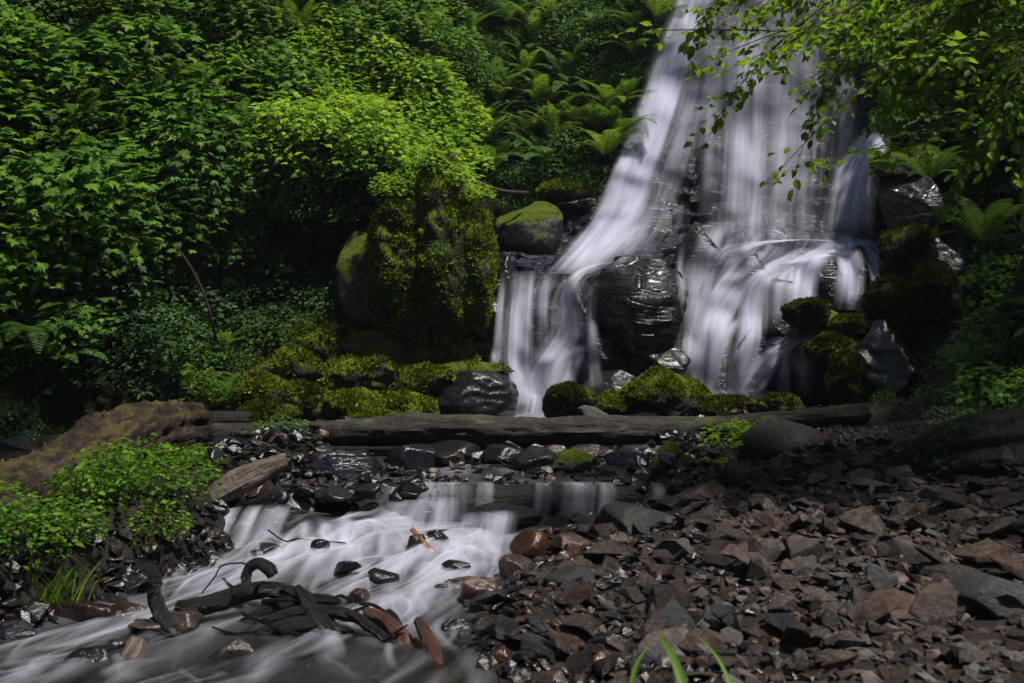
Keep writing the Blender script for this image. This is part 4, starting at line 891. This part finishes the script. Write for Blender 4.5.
for i in range(26):
    y = rg_.uniform(7.9, 10.6); x = rg_.uniform(xl(y) + .1, xr(y)); q = 512 + F * x / y; z = 341.5 + F * (1.3 - zw(y)) / y; s_ = rg_.uniform(14, 30)
    rock('stone', (q - s_ * 1.15, z - s_ * .75, q + s_ * 1.15, z + s_ * .2), y, 300 + i, ['wet_rock', 'wet_rock', 'wet_brown'][i % 3], 'dark wet stone in the shallows between the weir and the falls' if i % 3 < 2 else 'brown wet stone in the shallows between the weir and the falls', 'stone', 'dark stones of the shallows' if i % 3 < 2 else 'brown stones of the shallows', sub=4, cuts=9)
for i in range(13):
    q = 268 + i * 12.5 + rg_.normal() * 3; z = 494 + rg_.normal() * 5; s_ = rg_.uniform(12, 24)
    rock('stone', (q - s_, z - s_ * .6, q + s_, z + s_ * .5), 7.4 + rg_.normal() * .12, 340 + i, 'wet_rock', 'dark wet stone in the row heaped left of the low weir log', 'stone', 'dark stones heaped left of the weir', sub=4, cuts=10)
for i in range(24):
    y = rg_.uniform(4.5, 6.9); x = rg_.uniform(xl(y) + .15, xr(y) - .05); q = 512 + F * x / y; z = 341.5 + F * (1.3 - zw(y)) / y; s_ = rg_.uniform(9, 22)
    if 150 < q < 440 and 585 < z < 660: continue
    rock('stone', (q - s_, z - s_ * .35, q + s_, z + s_ * .5), y, 400 + i, ['wet_rock', 'wet_brown'][i % 2], ['black', 'brown'][i % 2] + ' wet stone barely breaking the white water of the stream', 'stone', ['black', 'brown'][i % 2] + ' stones awash in the stream', sub=4, cuts=9)
# wet rubble along the left shore, behind the weir and in the stream bed
mb = MB(); mb2 = MB()
for i in range(2100):
    y = rg_.uniform(4.3, 11.2); z0 = rg_.uniform()
    if y < 7.3: x = xl(y) + rg_.normal() * .13 if z0 < .6 else rg_.uniform(xl(y), xr(y))
    else: x = rg_.uniform(xl(y) - .5, xr(y) + .5)
    s = rg_.uniform(.03, .10) if y > 7.3 else rg_.uniform(.02, .075); z = gz(x, y) + .01 + (.12 if y > 7.3 else 0)
    (mb if rg_.uniform() < .7 else mb2).inst(SH[i % 14][0], SH[i % 14][1], (eulm(rg_.normal() * .4, rg_.normal() * .4, rg_.uniform(0, 6)) * s)[None], np.array([[x, y, z]]))
for i in range(260):
    y = rg_.uniform(4.4, 8.2); x = xl(y) - abs(rg_.normal() * .16) + .06; s = rg_.uniform(.05, .12)
    mb.inst(SH[i % 14][0], SH[i % 14][1], (eulm(rg_.normal() * .4, rg_.normal() * .4, rg_.uniform(0, 6)) * s)[None], np.array([[x, y, gz(x, y) + .01]]))
for i in range(420):
    y = rg_.uniform(5.5, 10.4); x = xl(y) - rg_.uniform(.1, 3.4); s = rg_.uniform(.012, .05)
    (mb if i % 3 else mb2).inst(SH[i % 14][0], SH[i % 14][1], (eulm(rg_.normal() * .4, rg_.normal() * .4, rg_.uniform(0, 6)) * s)[None], np.array([[x, y, gz(x, y) + s * .2]]))
tag(mb.build('rubble', M['wet_rock'], smooth=False), 'wet black rubble in the stream and along its edges', kind='stuff')
tag(mb2.build('rubble', M['wet_brown'], smooth=False), 'wet brown rubble in the stream and along its edges', kind='stuff')

# ================================================================ plants
OV = np.array([(0, 0, 0), (0, .35, .03), (0, .7, 0), (0, 1, -.08), (-.24, .3, .09), (-.25, .62, .06), (.24, .3, .09), (.25, .62, .06)])
OVF = [np.array([[0, 1, 4], [2, 3, 5], [0, 6, 1], [2, 7, 3]]), np.array([[1, 2, 5, 4], [1, 6, 7, 2]])]
_a = np.array([-90, -58, -38, -14, 8, 34, 56, 90 - 18, 90]); 
def lobed():
    pts = [(0, 0, 0)]; ang = [-75, -50, -28, -5, 18, 42, 62, 76, 90, 104, 118, 138, 162, 185, 208, 230, 255]
    rad = [.30, .52, .34, .62, .40, .72, .48, .62, 1.0, .62, .48, .72, .40, .62, .34, .52, .30]
    for a_, r_ in zip(ang, rad): pts.append((.62 * r_ * math.cos(R(a_)), .30 + .68 * r_ * math.sin(R(a_)), -.10 * r_ * r_ + .03 * math.cos(R(a_ * 6))))
    pts[0] = (0, .28, .05); V = np.array(pts); n = len(V) - 1
    return V, np.array([[0, i, i % n + 1] for i in range(1, n + 1)])
LB, LBF = lobed()
SM = np.array([(0, 0, 0), (-.3, .45, .06), (0, 1, -.05), (.3, .45, .06), (0, .5, 0)]); SMF = np.array([[0, 4, 1], [1, 4, 2], [2, 4, 3], [3, 4, 0]])
def stems(mb, base, tips, r_=.004):
    for b, t_ in zip(base, tips):
        m = (b + t_) / 2 + np.array([0, 0, .08 * np.linalg.norm(t_ - b)]); pts = [b, m, t_]
        V = []; 
        for k, p in enumerate(pts):
            rr2 = r_ * (1 - .35 * k)
            for a_ in (0, 2.1, 4.2): V.append(p + rr2 * np.array([math.cos(a_), math.sin(a_), 0]))
        Fq = [[k * 3 + j, k * 3 + (j + 1) % 3, (k + 1) * 3 + (j + 1) % 3, (k + 1) * 3 + j] for k in (0, 1) for j in range(3)]
        mb.add(V, np.array(Fq))
def shrub_proto(name, seed, n, leaf, size, mat, spread=.5, height=.55, flatn=.8, tiers=True):
    r = np.random.RandomState(seed); root = empty(name)
    th = r.uniform(0, 2 * np.pi, n); rad = spread * r.uniform(0, 1, n) ** .55
    top = height * np.sqrt(np.maximum(0, 1 - (rad / spread) ** 2 * .8))
    z = top * (1 - .75 * r.uniform(0, 1, n) ** 1.7)
    if tiers: z = np.round(z / .085) * .085 + r.normal(size=n) * .018
    P = np.stack([rad * np.cos(th), rad * np.sin(th), z], -1) + r.normal(size=(n, 3)) * .02
    out = np.stack([np.cos(th), np.sin(th), th * 0], -1) + r.normal(size=(n, 3)) * .6; out[:, 2] = r.normal(size=n) * .2 - .12
    N = np.array([0, 0, 1.0]) + r.normal(size=(n, 3)) * (1 - flatn) * 1.3
    S = size * r.uniform(.55, 1.25, n)
    T, Fc = leaf; mb = MB(); mb.inst(T, Fc, frames(out, N) * S[:, None, None], P); mb.build('foliage', M[mat], root, smooth=False)
    ms = MB(); k = r.choice(n, min(n, 26), replace=False); stems(ms, np.stack([P[k, 0] * .15, P[k, 1] * .15, P[k, 0] * 0 - .15], -1), P[k]); ms.build('stem', M['stem'], root)
    return root
def fern_proto(name, seed, nf, length, mat, width=.16, droop=1.0):
    r = np.random.RandomState(seed); root = empty(name); mb = MB(); ms = MB()
    for k in range(nf):
        az = k * 2.4 + r.normal() * .3; L = length * r.uniform(.65, 1.1); e0 = r.uniform(.9, 1.35); m = 26
        s = np.linspace(0, 1, m); el = e0 - droop * (1.35 * s ** 1.3) * r.uniform(.8, 1.15)
        dx = np.cumsum(np.cos(el)) / m * L; dz = np.cumsum(np.sin(el)) / m * L
        d = np.array([math.cos(az), math.sin(az), 0]); P = d * dx[:, None] + np.array([0, 0, 1.0]) * dz[:, None]
        T = np.gradient(P, axis=0); T /= np.linalg.norm(T, axis=1)[:, None]; side = np.cross(T, (0, 0, 1.0)); side /= np.linalg.norm(side, axis=1)[:, None]
        nn = np.cross(side, T)
        for sg in (-1, 1):
            i = np.arange(3, m); wl = .62 * width * L * np.sin(np.pi * np.clip((s[i] - .08) / .95, 0, 1)) ** .7 * (1 - .35 * s[i]) * 1.6 + .006
            D_ = side[i] * sg + T[i] * .45 + nn[i] * .10 - np.array([0, 0, .15]); fr_ = frames(D_, nn[i] + r.normal(size=(len(i), 3)) * .12)
            pin = np.array([(-.10, 0, 0), (.10, 0, 0), (.13, .35, .02), (.09, .7, 0), (0, 1, -.05), (-.09, .7, 0), (-.13, .35, .02)])
            sc = np.stack([np.full(len(i), L / m * 2.5), wl, wl], -1); mb.inst(pin, np.array([[0, 1, 2, 6], [6, 2, 3, 5]]), fr_ * sc[:, None, :], P[i]); mb.inst(pin[[5, 3, 4]], np.array([[0, 1, 2]]), fr_ * sc[:, None, :], P[i])
        stems(ms, P[:-8:9], P[8::9][:len(P[:-8:9])], .004)
    mb.build('frond', M[mat], root, smooth=False); ms.build('stem', M['stem'], root)
    return root
far = (0, -60, -30)
PROTO = {}
def proto(key, fn, *a, **k): PROTO[key] = [fn(*a, **{**k, 'seed': s}) for s in (1, 2, 3)]
for key, a_ in dict(
    bright=('leafy_shrub', 300, (LB, LBF), .105, 'leaf_bright', .46, .5, .82), mid=('leafy_shrub', 230, (LB, LBF), .128, 'leaf_mid', .46, .6, .8),
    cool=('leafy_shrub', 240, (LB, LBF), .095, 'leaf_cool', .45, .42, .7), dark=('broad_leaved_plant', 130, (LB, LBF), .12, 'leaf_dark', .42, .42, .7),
    small=('small_leaved_bush', 420, (OV, OVF), .055, 'leaf_cool', .36, .45, .4), smallmid=('small_leaved_bush', 420, (OV, OVF), .06, 'leaf_mid', .36, .5, .4)).items():
    PROTO[key] = [shrub_proto(a_[0], s * 7 + len(key), *a_[1:]) for s in (1, 2, 3)]
PROTO['fern'] = [fern_proto('fern', s, 17, .95, 'fern') for s in (1, 2, 3)]
PROTO['fernY'] = [fern_proto('fern', s + 5, 18, .95, 'fern_yellow', .15) for s in (1, 2, 3)]
PROTO['fernS'] = [fern_proto('fern', s + 9, 11, .45, 'fern', .14) for s in (1, 2)]
used = set(); rp = random.Random(5); NPL = {}
kindname = dict(bright='yellow green leafy shrub', mid='green leafy shrub', cool='cool green leafy shrub', dark='dark broad leaved plant', small='small leaved bush', smallmid='small leaved green bush', fern='green fern', fernY='pale yellow green fern', fernS='small green fern')
catn = dict(bright='shrub', mid='shrub', cool='shrub', dark='plant', small='bush', smallmid='bush', fern='fern', fernY='fern', fernS='fern')
def plant(key, loc, sc, where, group, lean=None, label=None):
    i = rp.randrange(len(PROTO[key])); root = PROTO[key][i]; rz = rp.uniform(0, 6.28)
    ln = lean if lean is not None else (rp.gauss(0, .12), rp.gauss(0, .12))
    q = (Euler((ln[0], ln[1], 0)).to_matrix() @ Euler((0, 0, rz)).to_matrix()).to_euler()
    if (key, i) not in used: used.add((key, i)); o = root; o.location = loc; o.rotation_euler = q; o.scale = (sc,) * 3
    else: o = copy_tree(root, loc, q, sc)
    tag(o, label or f'{kindname[key]} {where}', catn[key], group or f'{kindname[key]}s {where}'); return o
def inpoly(x, y, poly):
    c = False; n = len(poly)
    for i in range(n):
        x1, y1 = poly[i]; x2, y2 = poly[i - 1]
        if (y1 > y) != (y2 > y) and x < (x2 - x1) * (y - y1) / (y2 - y1) + x1: c = not c
    return c
def scatter(poly, n, mix, where, sc=(.7, 1.1), lean=(.35, 0), dmin=.25, lift=0.0, tree=None):
    pts = []; xs = [p[0] for p in poly]; ys = [p[1] for p in poly]; tries = 0
    while len(pts) < n and tries < n * 12:
        tries += 1; x = rp.uniform(min(xs), max(xs)); y = rp.uniform(min(ys), max(ys))
        if not inpoly(x, y, poly): continue
        h_, nn = hit(x, y, tree or TERR)
        if h_ is None or any((h_ - q).length < dmin for q in pts): continue
        pts.append(h_); k = rp.choices([m[0] for m in mix], [m[1] for m in mix])[0]
        plant(k, h_ + Vector((0, 0, lift - .05)), rp.uniform(*sc), where, None, (lean[0] + rp.gauss(0, .12), lean[1] + rp.gauss(0, .15)))
scatter([(-60, -60), (240, -60), (250, 60), (240, 200), (150, 260), (60, 300), (-60, 330)], 120, [('mid', 7), ('fern', 1.2), ('bright', .8), ('cool', 1)], 'on the upper left slope', (.5, 1.35), dmin=.31)
scatter([(-40, 230), (130, 230), (150, 330), (60, 380), (-40, 390)], 16, [('fern', 4), ('mid', 2), ('dark', 2)], 'low on the far left slope', (.7, 1.0), dmin=.35)
scatter([(225, 70), (330, 40), (420, 70), (465, 130), (470, 190), (430, 205), (330, 190), (240, 160)], 46, [('bright', 8), ('mid', 1)], 'on the bulge above the mossy pillars', (.7, 1.05), dmin=.22)
scatter([(240, -60), (520, -60), (500, 30), (440, 90), (330, 40), (240, 60)], 56, [('fern', 4), ('mid', 3), ('fernY', 2), ('cool', 2), ('small', 1)], 'high on the slope above the bulge', (.65, 1.0), dmin=.3)
scatter([(440, 60), (520, 10), (660, 10), (640, 90), (600, 180), (530, 190), (470, 170)], 62, [('fern', 4), ('fernY', 3), ('cool', 3), ('small', 3)], 'on the slope left of the slanting fall', (.55, .95), dmin=.3)
scatter([(430, -70), (700, -70), (670, 0), (440, 20)], 26, [('fern', 2), ('cool', 3), ('small', 3)], 'at the top beside the falls', (.6, 1.0), dmin=.4)
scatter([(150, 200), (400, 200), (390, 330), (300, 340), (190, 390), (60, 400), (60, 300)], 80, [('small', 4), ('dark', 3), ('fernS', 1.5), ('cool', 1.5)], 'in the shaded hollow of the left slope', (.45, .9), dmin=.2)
scatter([(160, 330), (240, 330), (236, 408), (165, 408)], 8, [('smallmid', 3), ('fernY', 2)], 'at the foot of the left slope behind the black log', (.4, .6), (.1, 0), dmin=.2)
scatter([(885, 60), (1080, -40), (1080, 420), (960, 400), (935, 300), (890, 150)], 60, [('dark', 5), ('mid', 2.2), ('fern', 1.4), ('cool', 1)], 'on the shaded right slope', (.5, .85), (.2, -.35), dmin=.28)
scatter([(890, 20), (1060, -40), (1060, 160), (900, 140)], 22, [('mid', 4), ('fern', 2)], 'high on the right slope', (.6, .9), (.2, -.3), dmin=.3)
scatter([(380, 170), (470, 190), (500, 250), (460, 320), (360, 330), (330, 230)], 9, [('fernS', 3), ('small', 2)], 'growing on the moss pillars', (.22, .4), (.3, 0), dmin=.2, tree=MOSSY)
scatter([(850, 350), (1060, 350), (1060, 425), (930, 425), (868, 410)], 26, [('dark', 3), ('small', 2)], 'at the foot of the right slope', (.3, .55), (.1, -.1), dmin=.2)
_r = random.Random(4)
for _k in range(9):
    _x = 905 + _k * 15; near_z = at(_x, 440 + _r.uniform(-8, 25), 7.15)
    plant('dark', near_z, _r.uniform(.22, .4), 'rooted on the big shaded log of the right bank', None, (_r.uniform(0, .5), 0))
# individually placed plants
def near(key, px, py, Y, sc, label, lean=(0, 0), g=False):
    p_ = at(px, py, Y)
    if g: p_.z = gz(p_.x, p_.y) - .03
    plant(key, p_, sc, '', 'herbs on the banks', lean, label)
for px, py, Y, sc, lb in [(100, 545, 5.95, .55, 'leafy herb clump at the left of the bank herbs'), (140, 535, 6.1, .62, 'tall leafy herb clump in the middle of the bank herbs'), (178, 530, 6.3, .55, 'leafy herb clump hanging over the water threads'), (120, 510, 6.3, .5, 'leafy herb clump leaning on the rotten log'), (85, 520, 6.0, .45, 'small herb clump against the rotten log'), (160, 560, 5.9, .4, 'low herb clump above the dark bank stones')]:
    near('smallmid', px, py, Y, sc * 1.3, lb, g=True)
for px, py, Y, sc, lb in [(30, 590, 5.2, .5, 'herb clump at the far left edge above the shore'), (-10, 600, 5.0, .5, 'herb clump cut by the left edge of the view'), (66, 585, 5.4, .4, 'herb clump beside the grass tuft on the left shore')]:
    near('smallmid', px, py, Y, sc * 1.4, lb, g=True)
near('mid', 196, 470, 7.6, .34, 'small broad leaved sapling at the end of the rotten log')
near('bright', 212, 462, 7.7, .22, 'bright young leaves beside the splintered log stub')
near('cool', 280, 444, 9.0, .6, 'rounded leafy plant growing on the long log')
near('smallmid', 205, 402, 10.2, .62, 'airy green herb standing behind the black log')
for _k, (_x, _y, _Y, _s) in enumerate([(392, 196, 10.9, .5), (425, 172, 10.95, .55), (455, 186, 11.0, .5), (478, 200, 11.1, .38)]):
    near('bright', _x, _y, _Y, _s, 'bright shrub draped over the top of ' + ['the leftmost moss pillar', 'the tallest moss pillar', 'the gap between the two right moss pillars', 'the rightmost moss pillar'][_k], (.3, 0))
near('fernS', 226, 398, 10.3, .9, 'upright fern beside the airy green herb')
near('bright', 738, 462, 8.55, .72, 'bright leafy plant hanging over the right end of the long log')
near('bright', 714, 486, 8.2, .5, 'lower leafy plant spilling beneath the bright one')
near('mid', 765, 440, 9.1, .35, 'leafy sprig right of the bright plant on the log')
near('bright', 42, 430, 9.9, .16, 'tiny sprout standing before the black log')
near('mid', 940, 500, 7.5, .2, 'tiny leafy sprout under the dark log of the right bank')
near('bright', 856, 444, 9.0, .12, 'tiny yellow green seedling on the soil by the end of the long log')
for _k, (_x, _y, _Y) in enumerate([(20, 436, 9.4), (80, 434, 9.6), (235, 436, 9.3), (300, 452, 9.2), (235, 470, 8.6)]):
    near('dark', _x, _y, _Y, .28, 'small dark plant ' + ['at the far left before the black log', 'on the dark terrace before the black log', 'beneath the left tip of the long log', 'in the shade under the long log', 'above the splintered log stub'][_k], g=True)
near('fern', 985, 250, 8.6, .8, 'large dark fern arching over the right slope')
near('fern', 930, 185, 9.6, .7, 'fern on the mossy ledge at the right')
# blades of grass
def blade(mb, b, t_, wd, bend=.3, n=8):
    b = np.array(b); t_ = np.array(t_); C = crom([b, b * .5 + t_ * .5 + np.array([(b[0] - t_[0]) * .15, 0, bend * .015]), t_], n); dv = np.array([1, 0, 0.])
    V = []; 
    for i, c_ in enumerate(C):
        w_ = wd * (1 - (i / (n - 1)) ** 2.2) + .0006; V += [c_ - dv * w_, c_ + (0, .002 + w_ * .4, 0), c_ + dv * w_]
    mb.add(V, gridfaces(3, n))
M['grass'] = leaf_mat('grass_blade', (.05, .12, .01), (.10, .2, .015), (.16, .28, .02), .45)
for pts, lb in [([(655, 630, 2.9), (688, 702, 2.7)], 'broad grass blade in the foreground, upright'), ([(653, 640, 2.9), (628, 700, 2.8)], 'narrow grass blade leaning left in the foreground'), ([(690, 628, 3.0), (738, 702, 2.8)], 'arching grass blade at the right in the foreground')]:
    mb = MB(); blade(mb, at(*pts[1]), at(*pts[0]), .015 if 'broad' in lb else .006, 1.0, 12); o = mb.build('tall_grass', M['grass']); tag(o, lb, 'grass', 'grass blades in the foreground')
root = empty('grass_tuft', at(45, 600, 5.2)); mb = MB(); rl = random.Random(3)
for k in range(70):
    a_ = rl.uniform(0, 6.28); L = rl.uniform(.1, .3); b = (rl.gauss(0, .08), rl.gauss(0, .06), -.02); blade(mb, b, (b[0] + math.cos(a_) * L * .7, b[1] + math.sin(a_) * L * .5, L * rl.uniform(.4, 1)), .004, .5, 6)
mb.build('blade', M['grass'], root); tag(root, 'tuft of thin grass blades on the left shore', 'grass tuft')

# small ground cover: creeping leaves over both slopes
def cover(poly, n, size, mat, label, seed, lo=.0):
    r = random.Random(seed); P = []; N = []; xs = [p[0] for p in poly]; ys = [p[1] for p in poly]; t_ = 0
    while len(P) < n and t_ < n * 5:
        t_ += 1; x = r.uniform(min(xs), max(xs)); y = r.uniform(min(ys), max(ys))
        if not inpoly(x, y, poly): continue
        h_, nn = hit(x, y)
        if h_ is None or perlin(np.array([h_[:]]) * 1.3, 51)[0] < -.18 + lo: continue
        P.append(h_ + nn * r.uniform(0, .06)); N.append(nn)
    P = np.array(P); N = np.array(N) + (0, 0, .6); rr2 = np.random.RandomState(seed); D_ = rr2.normal(size=P.shape) + (0, -.6, -.4)
    mb = MB(); mb.inst(SM, SMF, frames(D_, N + rr2.normal(size=P.shape) * .5) * (size * rr2.uniform(.5, 1.3, len(P)))[:, None, None], P)
    tag(mb.build('ground_cover', M[mat], smooth=False), label, kind='stuff')
cover([(420, 0), (680, 0), (640, 90), (596, 205), (520, 215), (470, 190), (440, 120)], 16000, .05, 'leaf_cool', 'creeping green leaves on the slope left of the falls', 1)
cover([(-40, -40), (460, -40), (470, 180), (300, 190), (240, 260), (-40, 400)], 22000, .06, 'leaf_mid', 'low green leaves under the shrubs of the left slope', 2)
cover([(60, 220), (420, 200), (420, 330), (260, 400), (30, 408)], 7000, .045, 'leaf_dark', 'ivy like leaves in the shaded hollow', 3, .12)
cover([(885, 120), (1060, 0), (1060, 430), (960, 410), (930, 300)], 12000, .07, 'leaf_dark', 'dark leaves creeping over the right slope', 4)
cover([(-30, 395), (200, 400), (200, 440), (-30, 445)], 800, .04, 'leaf_dark', 'fallen leaves at the foot of the left slope', 5)

# ================================================================ the tree that hangs in from the right
def branch_path(p0, p1, sag, n, r):
    p0, p1 = np.array(p0), np.array(p1); s = np.linspace(0, 1, n)[:, None]
    return p0 + (p1 - p0) * s + np.array([0, 0, 1.0]) * (-sag * 4 * s * (1 - s)) + np.cumsum(np.cumsum(r.normal(size=(n, 3)) * .003, 0), 0) * np.linspace(1, 1, n)[:, None]
def leaning_tree():
    root = empty('leaning_tree', (4.9, 6.6, 0)); base = np.array([4.9, 6.6, 0]); r = np.random.RandomState(12)
    sub = lambda P_: [tuple(np.array(p[:3]) - base) + (p[3],) for p in P_]
    z0 = gz(4.9, 6.6)
    limb('trunk', sub([(4.9, 6.6, z0 - .2, .13), (4.95, 6.6, 1.6, .11), (4.7, 6.7, 3.0, .09), (4.3, 6.7, 4.2, .07), (3.9, 6.6, 5.4, .04)]), 'twig', root, seed=60, n=60)
    mb = MB(); LP = []; LD = []
    tw = MB()
    starts = [(4.75, 6.7, 2.7), (4.6, 6.7, 3.2), (4.45, 6.7, 3.7), (4.25, 6.7, 4.1), (4.1, 6.65, 4.6), (4.7, 6.7, 3.0), (4.2, 6.7, 4.3), (4.5, 6.7, 3.4), (4.8, 6.6, 2.4)]
    tips = [at(798, 172, 6.2), at(668, 92, 6.4), at(694, 45, 6.7), at(770, 120, 6.0), at(745, 12, 6.9), at(860, 120, 6.3), at(820, 60, 6.6), at(905, 110, 6.1), at(940, 60, 6.5)]
    extra = [(at(1000, 60, 6.9), at(880, 30, 7.0)), (at(1060, 20, 6.2), at(930, 150, 6.0)), (at(1080, 40, 6.5), at(985, 170, 6.3)), (at(900, -60, 7.0), at(820, 30, 7.2)), (at(840, -80, 7.1), at(715, -5, 7.2)), (at(1000, -60, 6.7), at(950, 90, 6.6)), (at(940, -60, 6.6), at(770, 60, 6.5)), (at(1080, -20, 6.9), at(1010, 120, 6.9))]
    for _ in range(17):
        tx = r.uniform(730, 1020); ty = r.uniform(-20, 45 + .38 * (tx - 700)); Yt = r.uniform(5.8, 7.4); extra.append((at(min(tx + r.uniform(90, 240), 1120), ty - r.uniform(60, 150), Yt + r.normal() * .2), at(tx, ty, Yt)))
    mains = [(np.array(s), np.array(t_[:])) for s, t_ in zip(starts, tips)] + [(np.array(s[:]), np.array(t_[:])) for s, t_ in extra]
    for bi, (s, t_) in enumerate(mains):
        n = 26; C = branch_path(s, t_, -.12, n, r); L = np.linalg.norm(t_ - s)
        limb('branch', sub([(*C[k], .012 * (1 - k / n) + .002) for k in range(0, n, 3)] + [(*C[-1], .002)]), 'twig', root, seg=7, n=40, seed=61 + bi, cap=False)
        for k in range(5, n):
            for q in range(2):
                if r.uniform() > .85: continue
                d = C[min(k + 1, n - 1)] - C[k - 1]; d /= np.linalg.norm(d)
                sd2 = np.cross(d, (0, 0, 1.0)) * (1 if (k + q) % 2 else -1); v = d * .7 + sd2 * r.uniform(.4, 1) + np.array([0, 0, r.normal() * .35 - .18]); v /= np.linalg.norm(v)
                tl_ = r.uniform(.15, .45) * (1.15 - .5 * k / n); m = max(3, int(tl_ / .042)); T_ = C[k] + v * (np.linspace(0, 1, m) * tl_)[:, None] + np.array([0, 0, -.12]) * (np.linspace(0, 1, m) ** 2 * tl_)[:, None]
                stems(tw, [T_[0] - base], [T_[-1] - base], .003)
                for j in range(1, m):
                    side = np.cross(v, (0, 0, 1.0)); sg = 1 if j % 2 else -1
                    LP.append(T_[j]); LD.append(v * .6 + side * sg * .9 + np.array([0, 0, r.normal() * .25 - .2]))
                LP.append(T_[-1]); LD.append(v)
    LP = np.array(LP) - base; LD = np.array(LD)
    n = len(LP); N = np.array([0, 0, 1.0]) + r.normal(size=(n, 3)) * .45
    mb.inst(OV, OVF, frames(LD, N) * (.082 * r.uniform(.55, 1.15, n))[:, None, None], LP)
    mb.build('crown', M['leaf_tree'], root, smooth=False); tw.build('twig', M['twig'], root)
    tag(root, 'slender tree leaning in from the right with leafy sprays in front of the falls', 'tree')
leaning_tree()
# added trees over the gorge sides, out of view, placed to shade the scene's edges
def big_tree(x, y, zc, rad, hh, n, seed, label, lean=0):
    r = np.random.RandomState(seed); z0 = gz(x - lean, y) - .3; root = empty('shade_tree', (x, y, z0))
    limb('trunk', [(-lean, 0, 0, .32), (.1 - lean * .55, 0, (zc - z0) * .5, .25), (0, .1, zc - z0, .12), (0, 0, zc - z0 + hh, .03)], 'twig', root, seed=seed, n=40)
    d = r.normal(size=(n, 3)); d /= np.linalg.norm(d, axis=1)[:, None]; P = d * (r.uniform(.3, 1, n) ** .5)[:, None] * (rad, rad, hh)
    P = P[perlin(P * .9 / 1.0, seed) > -.12]; P = P + (0, 0, zc - z0)
    mb = MB(); mb.inst(OV, OVF, frames(r.normal(size=P.shape) + (0, 0, -.3), r.normal(size=P.shape) * .5 + (0, 0, 1)) * (.30 * r.uniform(.6, 1.2, len(P)))[:, None, None], P); mb.build('crown', M['leaf_mid'], root, smooth=False)
    if lean:
        root.location.x -= lean
        for ch in root.children: ch.location.x += lean
    tag(root, label, 'tree')

big_tree(7.6, 5.6, 8.0, 3.2, 1.5, 2600, 201, 'added shade tree over the scree, its crown above the view')
big_tree(9.0, 8.5, 8.5, 2.5, 1.8, 2600, 202, 'added shade tree over the right slope, its crown above the view')
big_tree(7.8, 2.6, 8.2, 2.2, 1.4, 1800, 204, 'added shade tree beside the near end of the scree, its crown above the view')
big_tree(-2.4, 5.4, 9.0, 2.3, 1.4, 1500, 203, 'added shade tree over the left bank, its crown above the view', lean=2.5)

# ================================================================ spray hanging in the gorge
def haze_box():
    V = np.array([(x, y, z) for x in (-16, 16) for y in (-10, 24) for z in (-4, 18)], float)
    Fc = np.array([[0, 1, 3, 2], [4, 6, 7, 5], [0, 4, 5, 1], [2, 3, 7, 6], [0, 2, 6, 4], [1, 5, 7, 3]])
    t = NT('spray_haze'); v = t.n('VolumePrincipled', Color=(.80, .85, .95), Density=.0007, Anisotropy=.3); t.set(t.out.inputs['Volume'], v)
    tag(meshobj('haze', V, Fc, t.m, smooth=False), 'thin spray haze filling the gorge', kind='stuff')
haze_box()
